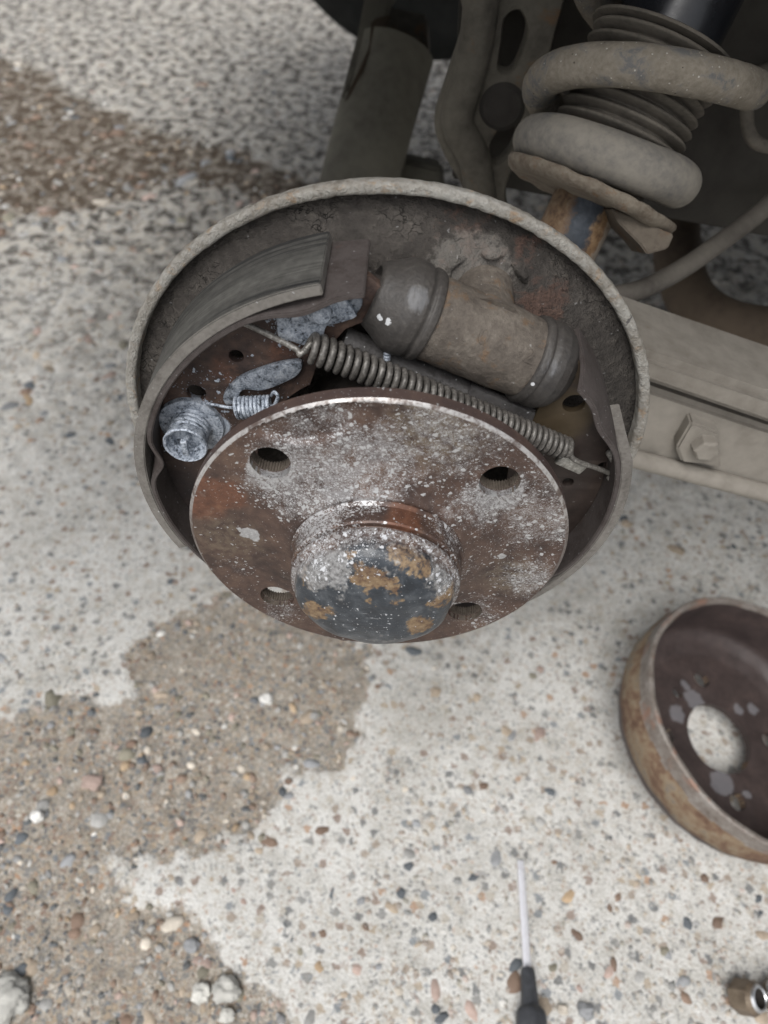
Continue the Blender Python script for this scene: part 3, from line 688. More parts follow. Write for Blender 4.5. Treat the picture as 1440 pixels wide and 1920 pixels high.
for i in lead:
    k = int(pw[i]); v = int(i) % 5
    if (k, v) not in pmesh:
        m = pebble_mesh(v+1); m.materials.append(PM[k]); pmesh[(k, v)] = m
    o = bpy.data.objects.new('pebble', pmesh[(k, v)]); COL.objects.link(o); o.parent = ground
    sz = float(size[i]); up = .30 if wv[i] > .5 else .07
    o.location = (pts[i, 0], pts[i, 1], gz(0, 0, wv[i]) - sz*.62*(1-up) + (.0012 if wv[i] > .5 else .0004)); o.scale = (sz*1.15, sz*1.15, sz); o.rotation_euler = (rng.uniform(-.25, .25), rng.uniform(-.25, .25), rng.uniform(0, 6.28))
# the small rest
base = bmesh.new(); bmesh.ops.create_icosphere(base, subdivisions=1, radius=1.0)
bv = np.array([v.co[:] for v in base.verts]); bf = np.array([[v.index for v in f.verts] for f in base.faces]); base.free()
rest = [i for i in range(N) if i not in leadset]
allv = []; allf = []; allc = []
for q, i in enumerate(rest):
    sz = size[i]; a = rng.uniform(0, 6.28); ca, sa = math.cos(a), math.sin(a); sc = np.array([1.15, rng.uniform(.6, 1.0), rng.uniform(.45, .7)])*sz
    v = bv*sc*(1+rng.uniform(-.18, .18, (len(bv), 1))); up = .34 if wv[i] > .5 else .10
    v = np.stack([v[:, 0]*ca-v[:, 1]*sa+pts[i, 0], v[:, 0]*sa+v[:, 1]*ca+pts[i, 1], v[:, 2]+gz(0, 0, wv[i])-sc[2]*(1-up)+(.0012 if wv[i] > .5 else .0003)], 1)
    allv.append(v); allf.append(bf+q*len(bv)); c = np.array(PEB[int(pw[i])][1])*rng.uniform(.75, 1.25); c = c if wv[i] > .5 else c*.65+np.array([.5, .49, .46])*.35; allc.append(np.tile([*c, 1], (len(bv), 1)))
me = bpy.data.meshes.new('small_aggregate'); me.from_pydata(np.concatenate(allv).tolist(), [], np.concatenate(allf).tolist())
ca_ = me.color_attributes.new('stone', 'FLOAT_COLOR', 'POINT'); ca_.data.foreach_set('color', np.concatenate(allc).astype(np.float32).ravel())
agg = link('small_aggregate', me, M['gravel'], ground); agg['kind'] = 'stuff'

# ------------------------------------------------------------------ wheel hub
hub = thing('wheel_hub', 'rusty round wheel hub with four bolt holes, spattered with silver paint', 'wheel hub', P3(0, .07, 0))
RF = .0690
prof = [(.0078, .030), (.0070, .0400), (.0064, .0555), (.0064, RF-.0006), (.0058, RF), (.0010, RF), (.0002, RF-.0008)]
rr = list(np.linspace(RF-.0012, .0300, 54))
def face_s(r):
    t = np.interp(r, [.028, .0318, .0334, .036, .0395, .044, .050, .060, .069], [-.0064, -.0062, -.0052, -.0040, -.0027, -.0014, -.0004, .0001, .0000]); return float(t)
prof += [(face_s(r), r) for r in rr]
NF = 360
flange = revolve('flange', prof+[(.0078, .0298)], P3(0, 0, 0), (0, 1, 0), [M['flange'], M['edge'], M['chamfer']], hub, NF, closed=True, sharp=0)
me = flange.data
pocket = at(548, 762, 0); pk2 = at(1015, 1075, 0); pk3 = at(640, 1175, 0)
for v in me.vertices:
    if v.co.y < .003 and math.hypot(v.co.x, v.co.z-HZ) < RF-.0012:
        d = math.hypot((v.co.x-pocket[0])/1.25, v.co.z-pocket[2])
        v.co.y += .0019*max(0, min(1, (.0165-d)/.0022))
        for q, r_ in ((pk2, .014), (pk3, .012)):
            d = math.hypot(v.co.x-q[0], v.co.z-q[2]); v.co.y -= .0012*max(0, 1-(d/r_)**2)
        v.co.y += .00022*mnoise.noise(v.co*130)+.0003*mnoise.noise(v.co*45)
A0 = -math.radians(2.18)
cutters = []
for b in (135, 45, -45, -135):
    t = math.radians(b)+A0; c = (.054*math.cos(t), .054*math.sin(t))
    n = 40; pr = []
    for k in range(n*4):
        th = 2*PI*k/(n*4); pr.append((c[0]+(.00655+(.00028 if (k//2) % 2 else -.00028))*math.cos(th), HZ+c[1]+(.00655+(.00028 if (k//2) % 2 else -.00028))*math.sin(th)))
    a = prism('c', [(x, .0022, z) for x, z in pr], (0, .03, 0), M['edge']); cutters.append(a)
    a2 = revolve('c', [(0, .0072), (.0012, .0069), (.0075, .0069)], (c[0], -.0052, HZ+c[1]), (0, 1, 0), M['edge'], None, 48); cutters.append(a2)
cut(flange, cutters)
for p in flange.data.polygons:
    c = p.center; r = math.hypot(c.x, c.z-HZ)
    p.material_index = 2 if (RF-.0012 < r < RF-.0001 and c.y < .0012) else (1 if (r > RF-.0005 or c.y > .0022 and r > .03) else 0)
HC = [(.054*math.cos(math.radians(b)+A0), HZ+.054*math.sin(math.radians(b)+A0)) for b in (135, 45, -45, -135)]
flange.data.materials.append(M['bore'])
for p in flange.data.polygons:
    if p.center.y > .0008 and abs(p.normal.y) < .6 and min(math.hypot(p.center.x-a, p.center.z-b) for a, b in HC) < .0078: p.material_index = 3
sharpen(flange.data, 28)
revolve('centre_boss', [(.001, .0318), (-.0046, .0318), (-.0052, .0312), (-.0055, .0304), (-.0059, .0304), (-.0063, .0313), (-.0070, .0315), (-.0077, .0311), (-.0084, .0306), (-.0125, .0304), (-.0148, .0303), (-.0154, .0298), (-.0157, .0284), (-.0162, .0280), (-.0162, .020)], P3(0, 0, 0), (0, 1, 0), M['boss'], hub, 144, sharp=32)
capprof = CAPPROF
dcap = revolve('dust_cap', capprof, P3(0, 0, 0), (0, 1, 0), M['cap'], hub, 120, sharp=30)
for v in dcap.data.vertices:
    if v.co.y < -.0206: v.co += Vector(mnoise.noise_vector(v.co*75))*.0008
revolve('hub_barrel', [(.0062, .036), (.020, .034), (.072, .036)], P3(0, 0, 0), (0, 1, 0), M['dark'], hub, 48)

# ------------------------------------------------------------------ backing plate
bp = thing('backing_plate', 'round steel brake backing plate with dusty pale rim behind the hub', 'backing plate', P3(0, .085, -.107))
fprof = [(.0785, .022), (.0760, .022), (.0760, .045), (.0755, .070), (.0760, .0900), (.0758, .0965), (.0740, .1000), (.0700, .1018), (.0650, .1027)]
def resample(pr, n):
    L = np.r_[0, np.cumsum([math.dist(a, b) for a, b in zip(pr[:-1], pr[1:])])]; t = np.linspace(0, L[-1], n)
    return list(zip(np.interp(t, L, [p[0] for p in pr]), np.interp(t, L, [p[1] for p in pr])))
pan = revolve('pan', resample(fprof, 80), P3(0, 0, 0), (0, 1, 0), M['plate'], bp, 440, sharp=0)
ring_c = at(905, 522, .074)
for v in pan.data.vertices:
    if v.co.y > .066:
        d = math.hypot(v.co.x-ring_c[0], v.co.z-ring_c[2])
        k = math.exp(-((d-.0155)/.0050)**2)*max(0, min(1, .5+(v.co.z-ring_c[2]+.006)/.012)); v.co.y -= .0120*k*(1+.35*mnoise.noise(v.co*150))
        v.co.y += .0016*mnoise.noise(v.co*60)+.0014*mnoise.noise(v.co*150)+.0007*mnoise.noise(v.co*340)
        dh = math.hypot(v.co.x-at(990, 583, .076)[0], v.co.z-at(990, 583, .076)[2]); v.co.y += .006*math.exp(-(dh/.0022)**2)
revolve('rim', [(.0655, .1024), (.0625, .1028), (.0612, .1030), (.0606, .1034), (.0602, .1042), (.0602, .1062), (.0606, .1069), (.0616, .1072), (.0640, .1070), (.0680, .1052), (.0730, .1030), (.0790, .0990), (.0800, .0960), (.0780, .0960)],
        P3(0, 0, 0), (0, 1, 0), M['lip'], bp, 520, jitter=.00035, jscale=330, closed=True, sharp=0)
revolve('back_face', [(.0795, .0962), (.0790, .022)], P3(0, 0, 0), (0, 1, 0), M['under'], bp, 64)

# ------------------------------------------------------------------ brake shoes
AX = 68.5
def shoe(side, label, webmat):
    sh = thing('brake_shoe', label, 'brake shoe', P3((-.09 if side > 0 else .09)*1, .040, -.02), 'pair of brake shoes')
    # angle counted from the wheel-cylinder axis, opening to the side
    A = lambda b: math.radians(AX + side*b)
    def strip(name, b0, b1, r0, r1, s0, s1, mat, nb, ns, edgewave=None, par=None):
        vs = []; nrm = []
        for (r_) in (r0, r1):
            for i in range(nb+1):
                b = b0+(b1-b0)*i/nb; a = A(b)
                for j in range(ns+1):
                    s_ = s0+(s1-s0)*j/ns; rr_ = r_
                    if edgewave: rr_ -= edgewave(b, (s_-s0)/(s1-s0))
                    vs.append(P3(rr_*math.cos(a), s_, rr_*math.sin(a)))
        n1 = (nb+1)*(ns+1); F = []
        idx = lambda l, i, j: l*n1+i*(ns+1)+j
        for l in (0, 1):
            for i in range(nb):
                for j in range(ns): F.append((idx(l, i, j), idx(l, i+1, j), idx(l, i+1, j+1), idx(l, i, j+1)))
        for i in range(nb):
            for j in (0, ns): F.append((idx(0, i, j), idx(0, i+1, j), idx(1, i+1, j), idx(1, i, j)))
        for j in range(ns):
            for i in (0, nb): F.append((idx(0, i, j), idx(0, i, j+1), idx(1, i, j+1), idx(1, i, j)))
        me = bpy.data.meshes.new(name); me.from_pydata(vs, [], F); clean(me)
        bm = bmesh.new(); bm.from_mesh(me); ed = [e for e in bm.edges if e.calc_face_angle(0) > 1.0]
        bmesh.ops.bevel(bm, geom=ed, offset=.0004, segments=2, affect='EDGES'); bm.to_mesh(me); bm.free()
        o = link(name, me, mat, par or sh); sharpen(me, 40); return o
    def wave(b, t):
        k = 0
        for c, w, d in ((40, 7, .0038), (104, 5, .0052), (13, 6, .0028 if side > 0 else .0005), (26, 8, .003 if side < 0 else .0)):
            k += d*math.exp(-((b-c)/w)**2)
        return k*max(0, 1-t/.42)**1.5
    pl = strip('platform', 26.5, 158, .0884, .0904, .0240, .0562, M['platform'], 120, 10, wave)
    lin = strip('lining', 34.5 if side > 0 else 52, 137, .0905, .0946, .0242, .0560, M['lining'], 110, 3, None, pl)
    lin.data.materials.append(M['platform_dust'])
    for p in lin.data.polygons:
        a_ = math.atan2(p.center.z-HZ, p.center.x); rad_ = Vector((math.cos(a_), 0, math.sin(a_)))
        if p.normal.dot(rad_) < .7: p.material_index = 1
    # web
    def pol(b, r): a = A(b); return (r*math.cos(a), HZ+r*math.sin(a))
    out = [pol(b, .0883) for b in np.linspace(27, 158, 60)]
    out += [pol(160, .082), pol(161, .070), pol(156, .062)]
    out += [pol(b, .050) for b in np.linspace(150, 55, 30)]
    out += [pol(48, .056), pol(40, .0625), pol(34, .068)]
    out += ([pol(27, .071), pol(23.5, .0735), pol(22.5, .079), pol(24, .084)] if side > 0 else [pol(29, .0735), pol(25, .078), pol(24.2, .082), pol(25.5, .087)])
    if side > 0: hp = [((443, 668), .0026), ((368, 737), .0036)]
    else: hp = [((1076, 757), .0040), ((1065, 904), .0022), ((1133, 876), .0034)]
    holes = [circle(at(*p, .0385)[0], at(*p, .0385)[2], r) for p, r in hp]
    upright('web', out, holes, .040, .0032, webmat, sh)
    return sh
shoeL = shoe(+1, 'brake shoe with rusty spattered web and thick grey lining on the left', M['webL'])
shoeR = shoe(-1, 'brake shoe with yellowish brown web on the right, under the cylinder end', M['webR'])

# ------------------------------------------------------------------ wheel cylinder
CS = .0455
cl, cr_ = at(790, 588, CS), at(996, 674, CS); cax = V(cr_)-V(cl); clen = cax.length; cax.normalize(); cmid = (V(cl)+V(cr_))/2
wc = thing('wheel_cylinder', 'dusty cast iron wheel cylinder with rubber boots at both ends', 'brake cylinder', tuple(cmid))
h = clen/2
body = revolve('body', resample([(-h, .0128), (-h+.0006, .0143), (-h+.004, .0146), (h-.012, .0148), (h-.003, .0145), (h-.0006, .0142), (h, .0125)], 40), cmid, cax, M['cast'], wc, 72, jitter=.0003, jscale=220, sharp=40)
neck = smoothpath([tuple(cmid+Vector((.001, .002, .002))), tuple(cmid+Vector((.002, .016, .0055))), tuple(cmid+Vector((.003, .031, .006)))], 5)
tube('inlet_neck', neck[:11], [.0150, .0138, .0124, .0114, .0108, .0105, .0105, .0108, .0113, .0122, .0135], M['cast'], body, 36, False, .0004, 160)
bx_, by_, _ = frame(cax)
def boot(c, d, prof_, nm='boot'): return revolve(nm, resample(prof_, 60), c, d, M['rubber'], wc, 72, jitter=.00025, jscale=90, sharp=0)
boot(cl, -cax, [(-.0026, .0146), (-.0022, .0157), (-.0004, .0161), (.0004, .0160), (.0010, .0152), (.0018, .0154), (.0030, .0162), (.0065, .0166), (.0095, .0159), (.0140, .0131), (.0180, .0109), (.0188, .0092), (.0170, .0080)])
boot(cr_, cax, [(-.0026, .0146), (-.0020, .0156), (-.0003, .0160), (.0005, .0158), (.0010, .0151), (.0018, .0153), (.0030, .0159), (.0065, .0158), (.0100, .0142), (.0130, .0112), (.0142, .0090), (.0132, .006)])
for c, d in ((V(cl), -cax), (V(cr_), cax)):
    tube('piston_pin', [c+d*.008, c+d*(.0205 if d == -cax else .017)], .0062, M['dark'], wc, 20)
ctop = cmid+Vector((0, -.0149, .0))
txt = bpy.data.curves.new('cast_number', 'FONT'); txt.body = '015 92'; txt.size = .0078; txt.extrude = .00045; txt.align_x = 'CENTER'; txt.align_y = 'CENTER'
tmp = bpy.data.objects.new('tmp', txt); COL.objects.link(tmp)
nm_ = Vector((0, -.80, .60)); nm_ = (nm_-cax*nm_.dot(cax)).normalized(); up_ = nm_.cross(cax)
tmp.matrix_world = Matrix.Identity(4); dg = bpy.context.evaluated_depsgraph_get(); tme = bpy.data.meshes.new_from_object(tmp.evaluated_get(dg)); bpy.data.objects.remove(tmp)
for v in tme.vertices:   # wrap onto the barrel
    a = v.co.y/.0148; r = .0146+v.co.z; p = cmid+cax*(v.co.x+.006)+nm_*(r*math.cos(a))+up_*(r*math.sin(a)); v.co = p
tme.materials.clear(); link('cast_number', tme, M['cast'], body, False)

# ------------------------------------------------------------------ return spring across the shoes
SS = .0305
sp0, sp1 = V(at(577, 648, SS)), V(at(1066, 843, SS)); sax = (sp1-sp0); sl = sax.length; sax.normalize(); sx_, sy_, _ = frame(sax, (0, 1, 0))
rs = thing('return_spring', 'long grey coil spring stretched between the two brake shoes', 'spring', tuple((sp0+sp1)/2))
pts_ = []; ph = 0.0; x_ = 0.0; rads = []
turns = 39; steps = 15
for i in range(turns*steps+1):
    f_ = i/(turns*steps); xx = sl*(f_*1.0 + .16*f_*(1-f_)); R_ = .0046-.0009*f_
    if i < 8: R_ *= .55+.45*i/8
    if i > turns*steps-8: R_ *= .55+.45*(turns*steps-i)/8
    th = 2*PI*i/steps; pts_.append(sp0+sax*xx+sx_*(R_*math.cos(th))+sy_*(R_*math.sin(th))); rads.append(.00125-.0003*f_)
tube('coil', pts_, rads, M['steel'], rs, 8)
hkL = smoothpath([sp0+sax*.001+sy_*.002, V(at(562, 665, .030)), V(at(556, 655, .031)), V(at(505, 628, .0325)), V(at(458, 606, .034)), V(at(449, 604, .037)), V(at(447, 607, .043))], 7)
tube('hook', hkL, .00105, M['wire'], rs, 10)
hkR = smoothpath([sp1-sax*.001+sy_*.003, V(at(1070, 838, .028)), V(at(1071, 855, .030)), V(at(1085, 866, .031)), V(at(1120, 878, .033)), V(at(1150, 889, .035)), V(at(1160, 884, .038)), V(at(1150, 872, .043))], 7)
tube('hook', hkR, .00100, M['wire'], rs, 10)

# ------------------------------------------------------------------ adjuster strut behind the spring
ad = thing('adjuster_strut', 'grey steel adjuster bar lying behind the long coil spring', 'adjuster bar', at(840, 740, .046))
up2 = Vector((-sax.z, 0, sax.x)).normalized(); up2 = up2 if up2.z > 0 else -up2
def bar(name, pa, pb, w, t, mat, par, bev=.0008):
    a, b = V(pa), V(pb); d = (b-a); L = d.length; d.normalize(); n = Vector((0, 1, 0)); n = (n-d*n.dot(d)).normalized(); u = d.cross(n)
    return box(name, (a+b)/2, d, n, u, (L, t, w), mat, par, bev)
tube('tube_half', [V(at(640, 640, .044)), V(at(760, 690, .044)), V(at(885, 742, .044))], .0056, M['bar'], ad, 24, False)
bar('flat_half', at(870, 740, .041), at(1032, 806, .041), .0115, .004, M['bar'], ad, .0014)
bar('end_tab', at(1046, 858, .034), at(1094, 880, .034), .0052, .0024, M['bright'], ad, .0008)
bl = thing('threaded_pin', 'tiny white painted threaded pin below the left rubber boot', 'pin', at(724, 688, .034))
q0, q1 = V(at(727, 656, .036)), V(at(723, 688, .036)); qq = []; rq = []
for i in range(25): qq.append(q0.lerp(q1, i/24)); rq.append(.0011+(.00022 if i % 4 < 2 else -.00015))
tube('thread', qq, rq, M['silver'], bl, 12)

# ------------------------------------------------------------------ hand-brake lever with rivet
lv = thing('brake_lever', 'silver painted lever plate with round rivet below the left shoe end', 'lever', at(600, 600, .036))
lev = smooth2d(face_plane([(517, 574), (519, 605), (523, 632), (548, 640), (575, 648), (602, 642), (612, 612), (634, 606), (668, 594), (660, 578), (648, 562), (628, 540), (588, 548), (555, 566)], .0355), 4)
upright('plate', lev, [], .0362, .0022, M['silver'], lv, .0006)
rv = V(at(604, 581, .0345))
revolve('rivet', [(0.001, .0056), (-.0006, .0055), (-.0010, .0046), (-.0012, .0036), (-.0030, .0034), (-.0038, .0029), (-.0040, .0015), (-.0040, .0)], rv, (0, 1, 0), M['silver'], lv, 32, sharp=30)
upright('back_layer', [(x+.0042, z+.0010) for x, z in smooth2d(face_plane([(575, 560), (590, 620), (612, 608), (640, 600), (655, 575), (635, 548), (600, 540)], .0355), 4)], [], .0378, .0018, M['silver_dim'], lv, .0005)

# ------------------------------------------------------------------ hold-down spring with cup, left shoe
hd = thing('hold_down_spring', 'silver sprayed hold-down spring with cupped washer and pin, on left shoe', 'spring', P3(at(347, 838, .02)[0], .0385, at(347, 838, .02)[2]-HZ))
hc = at(347, 836, .0255); hc0 = Vector((hc[0], 0, hc[2]))
co = []
for i in range(4*20+1):
    a = 2*PI*i/20; co.append(hc0+Vector((.0066*math.cos(a), .0285+.0085*i/80, .0066*math.sin(a))))
tube('coil', co, .00115, M['silver'], hd, 8)
revolve('cup', [(.0325, .0060), (.0300, .0074), (.0272, .0081), (.0258, .0083), (.0252, .0079), (.0256, .0072), (.0290, .0066), (.0312, .0058), (.0318, .0)], hc0, (0, 1, 0), M['silver'], hd, 40, sharp=38, jitter=.0002, jscale=300)
revolve('base_washer', [(.0384, .0125), (.0366, .0122), (.0362, .0105), (.0366, .0085), (.0360, .0070), (.0360, .002)], hc0, (0, 1, 0), M['silver'], hd, 40, sharp=30, jitter=.0003, jscale=200)
tube('pin', [hc0+Vector((0, .036, 0)), hc0+Vector((0, .0258, 0))], .0012, M['silver'], hd, 12)
box('pin_head', hc0+Vector((0, .0252, -.0004)), (1, 0, 0), (0, 1, 0), (0, 0, 1), (.0024, .0020, .0072), M['silver'], hd, .0005)

# ------------------------------------------------------------------ lever arm and its small spring
la = thing('adjuster_lever', 'short curved lever half sprayed silver above the small spring', 'lever', at(480, 720, .036))
upright('arm', smooth2d(face_plane([(420, 738), (443, 711), (474, 696), (520, 681), (561, 676), (566, 690), (553, 705), (529, 717), (492, 730), (456, 729), (443, 752), (424, 756)], .0365), 4), [], .0368, .0026, M['silver_dim'], la, .0006)
ss = thing('small_spring', 'small silver sprayed coil spring tucked beside the flange edge', 'spring', at(470, 760, .033))
s0, s1 = V(at(441, 765, .033)), V(at(508, 762, .033)); sa = (s1-s0); sL = sa.length; sa.normalize(); ax_, ay_, _ = frame(sa, (0, 1, 0)); cc = []
for i in range(9*16+1):
    f_ = i/144; th = 2*PI*i/16; cc.append(s0+sa*(sL*f_)+ax_*(.0037*math.cos(th))+ay_*(.0037*math.sin(th)))
tube('coil', cc, .00072, M['silver'], ss, 8)
tube('hook', smoothpath([s0+ay_*.001, V(at(430, 764, .034)), V(at(393, 757, .035)), V(at(385, 756, .039))], 6), .0006, M['silver'], ss, 8)
tube('hook', smoothpath([s1, V(at(514, 760, .033)), V(at(521, 744, .033)), V(at(514, 735, .034)), V(at(509, 742, .036))], 6), .0007, M['silver'], ss, 8)
# clips at the right shoe
rc = thing('wire_clip', 'dull wire clip hooked through the right brake shoe', 'clip', at(1150, 880, .037))
tube('wire', smoothpath([at(1142, 848, .034), at(1150, 862, .034), at(1158, 868, .034), at(1146, 884, .036), at(1140, 880, .043)], 6), .0014, M['wire'], rc, 10)
tube('tail', smoothpath([at(1142, 894, .034), at(1147, 902, .033), at(1155, 918, .033)], 6), .0012, M['wire'], rc, 10)

# ------------------------------------------------------------------ strut: shock absorber and coil spring
p0 = V(deep(1112, 352, .378)); p1 = V(deep(1262, 40, .352)); sta = (p1-p0).normalized()
stx = (Vector((1, 0, 0))-sta*sta.x).normalized(); sty = sta.cross(stx)     # stx right, sty inboard
shk = thing('shock_absorber', 'upright shock absorber with ribbed rubber gaiter and rusty blue tube', 'shock absorber', tuple(p0-sta*.12))
tube('lower_tube', [p0-sta*.17, p0-sta*.10, p0], .0165, M['tube'], shk, 40, False)
revolve('spring_seat', [(-.0075, .0160), (-.0070, .0300), (-.0075, .0400), (-.0055, .0432), (-.0030, .0445), (-.0015, .0440), (-.0020, .0400), (-.0035, .0200), (-.0050, .0160)], p0, sta, M['seat'], shk, 90, jitter=.0009, jscale=120, sharp=0)
prism('seat_bracket', [tuple(p0+stx*a_-sty*.030+sta*b_) for a_, b_ in [(.006, -.0078), (.038, -.0066), (.0385, -.0130), (.031, -.0190), (.026, -.0165), (.012, -.0120)]], tuple(sty*.026), M['bracket'], shk, .0006)
gp = [(.0, .0240)]; t = .006
for i in range(11):
    k = 1.0 if i < 8 else 1.04
    gp += [(t, .0248), (t+.0005, .0262), (t+.0018, .0310*k), (t+.0026, .0316*k), (t+.0034, .0310*k), (t+.0047, .0262)]; t += .0054
gp.append((t, .025))
revolve('gaiter', gp, p0, sta, M['bellows'], shk, 72, sharp=0)
revolve('bump_washer', [(t-.0006, .0330), (t, .0345), (t+.0012, .0345), (t+.0018, .033), (t+.0018, .01)], p0, sta, M['bellows'], shk, 72, sharp=30)
revolve('upper_tube', [(t, .0238), (t+.004, .0245), (t+.09, .0245)], p0, sta, M['blackpaint'], shk, 64, sharp=30)
csp = thing('coil_spring', 'thick dust covered suspension coil spring around the ribbed gaiter', 'coil spring', tuple(p0))
def helix_path(keys, n=18):                      # keys: (angle, height, radius)
    o = []; ks = np.array(keys, float); aa = np.arange(ks[0, 0], ks[-1, 0]+.1, 360/(n*3))
    hh_ = np.interp(aa, ks[:, 0], ks[:, 1]); rr_ = np.interp(aa, ks[:, 0], ks[:, 2])
    ker = np.ones(9)/9; pad_ = lambda v: np.convolve(np.r_[[v[0]]*4, v, [v[-1]]*4], ker, 'valid')
    for a_, h_, r_ in zip(aa, pad_(hh_), pad_(rr_)):
        a_ = math.radians(a_); o.append(p0+sta*h_+stx*(r_*math.cos(a_))+sty*(r_*math.sin(a_)))
    return o
KEY = [(150, .0085, .0350), (180, .0085, .0352), (270, .0100, .0355), (360, .0180, .0365), (450, .0240, .0390), (540, .0300, .0440), (630, .0470, .0450), (720, .0660, .0460), (810, .0740, .0450), (900, .0810, .0430), (990, .1000, .042), (1080, .12, .042)]
tube('wire', helix_path(KEY), .0086, M['coil'], csp, 28, jitter=.0002, jscale=200)
SK = [(140, .0085, .0350), (180, .0086, .0352), (270, .0102, .0355), (338, .0158, .0362)]
tube('sleeve', helix_path(SK), .0108, M['sleeve'], csp, 32, False, .0003, 60)

# ------------------------------------------------------------------ axle and other parts beneath the car
arm = thing('trailing_arm', 'beige dusted box section trailing arm running off right of the plate', 'trailing arm', at(1260, 860, .13))
def extr(name, pix0, pix1, s, thick, mat, par, bev=.002):
    # band between two edges at plane s, from left points to right points
    pts3 = [tuple(at(*p, s)) for p in pix0]+[tuple(at(*p, s)) for p in reversed(pix1)]
    return prism(name, pts3, (0, thick, 0), mat, par, bev)
extr('top_flange', [(1120, 634), (1520, 766)], [(1120, 690), (1520, 826)], .120, .050, M['arm'], arm, .004)
extr('side_wall', [(1120, 696), (1520, 830)], [(1120, 838), (1520, 946)], .128, .040, M['arm'], arm, .003)
tube('edge_roll', [at(1120, 842, .124), at(1290, 886, .124), at(1520, 946, .124)], .0052, M['arm'], arm, 20, False)
pad = thing('jack_pad', 'small pale bolted bracket with a nut on the dusty arm', 'bracket', at(1300, 870, .122))
prism('tab', [tuple(at(*p, .1200)) for p in [(1268, 840), (1296, 792), (1350, 812), (1352, 880), (1318, 872), (1278, 868)]], (0, .0105, 0), M['arm'], pad, .0012)
revolve('nut', [(.003, .0072), (-.004, .0068), (-.0052, .0056), (-.0052, .0)], at(1322, 836, .1185), (0, 1, 0), M['arm'], pad, 6, sharp=20)
ax = thing('axle_tube', 'thick dusty axle tube standing dark behind the backing plate top', 'axle tube', deep(672, 420, .66))
tube('tube', [deep(742, 96, .66), deep(700, 240, .665), deep(650, 430, .68)], .0335, M['axle'], ax, 48, False)
prism('gusset', [tuple(deep(x, y, .70)) for x, y in [(690, 345), (750, 300), (830, 318), (838, 400), (690, 400)]], (0, .02, 0), M['axle'], ax, .003)
br = thing('body_bracket', 'folded rusty edged body bracket above the axle tube', 'bracket', deep(720, 60, .70))
prism('strip', [tuple(deep(x, y, .64)) for x, y in [(690, -60), (738, -60), (722, 40), (690, 90), (641, 196), (636, 180), (668, 60)]], (.01, .02, .01), M['axle'], br, .002)
prism('lip', [tuple(deep(x, y, .632)) for x, y in [(722, 36), (726, 44), (648, 190), (641, 196), (690, 88), (694, 42)]], (.004, .006, .002), M['pipe'], br, .001)
prism('cross_piece', [tuple(deep(x, y, .66)) for x, y in [(716, 44), (800, 62), (806, 128), (790, 140), (786, 76), (724, 64)]], (.0, .03, .006), M['under'], br, .002)
ar = thing('stamped_arm', 'curved stamped steel arm with a dark slot between axle tube and spring', 'suspension arm', at(905, 345, .29))
SA = .27
fp = lambda L: smooth2d(face_plane(L, SA), 4)
upright('arm', fp([(872, -60), (868, 40), (838, 140), (814, 225), (836, 290), (868, 350), (870, 420), (952, 420), (948, 345), (985, 250), (1012, 150), (1038, 60), (1050, -60)]),
        [fp([(946, 28), (972, 14), (986, 50), (972, 100), (955, 128), (934, 120), (940, 70)]), fp([(918, 268), (940, 225), (962, 180), (974, 205), (958, 270), (930, 300)])], SA, .014, M['under'], ar, .003)
tube('rib', smoothpath([at(905, -40, .262), at(896, 60, .262), at(876, 150, .262), at(858, 230, .262), at(890, 300, .262), at(905, 400, .262)], 8), .009, M['under'], ar, 20)
revolve('bush', [(-.002, .014), (-.006, .0135), (-.009, .010), (-.010, 0)], at(940, 190, .27), (0, 1, 0), M['body'], ar, 28)
ex = thing('exhaust_pipe', 'dark brown bent exhaust pipe low behind the strut', 'exhaust pipe', on_ground(1380, 640, .1))
tube('pipe', smoothpath([deep(1268, 250, .66), deep(1268, 400, .64), deep(1272, 490, .62), deep(1300, 565, .60), deep(1370, 610, .585), deep(1480, 626, .57), deep(1620, 640, .56)], 8), .0185, M['pipe'], ex, 32, False)
cb = tag(tube('brake_cable', smoothpath([deep(1080, 560, .40), deep(1180, 550, .41), deep(1260, 515, .425), deep(1340, 462, .44), deep(1440, 385, .455), deep(1560, 270, .47)], 8), .0054, M['cable'], None, 20), 'grey sheathed brake cable curving up right from the backing plate', 'cable')
tag(tube('brake_hose', smoothpath([deep(1500, 110, .42), deep(1440, 128, .42), deep(1408, 150, .42), deep(1400, 200, .42), deep(1408, 255, .42), deep(1440, 275, .42), deep(1500, 270, .42)], 8), .0035, M['bellows'], None, 16), 'thin looped hose at the right edge beside the coil spring', 'hose')

# opposite wheel, seen beneath the car
ow = thing('far_wheel', 'black tyre of the far wheel, dark at the top edge', 'wheel', (.03, 1.40, .15))
tp = [(-.085, .195), (-.092, .230), (-.090, .268), (-.075, .292), (-.060, .299), (.060, .299), (.075, .292), (.090, .268), (.092, .230), (.085, .195)]
revolve('tyre', resample(tp, 40), (.03, 1.46, .45), (0, 1, 0), M['tyre'], ow, 96, sharp=40)
revolve('rim', [(-.080, .196), (-.070, .185), (-.02, .175), (-.015, .06), (-.03, .05), (-.03, 0)], (.03, 1.46, .45), (0, 1, 0), M['body'], ow, 64)

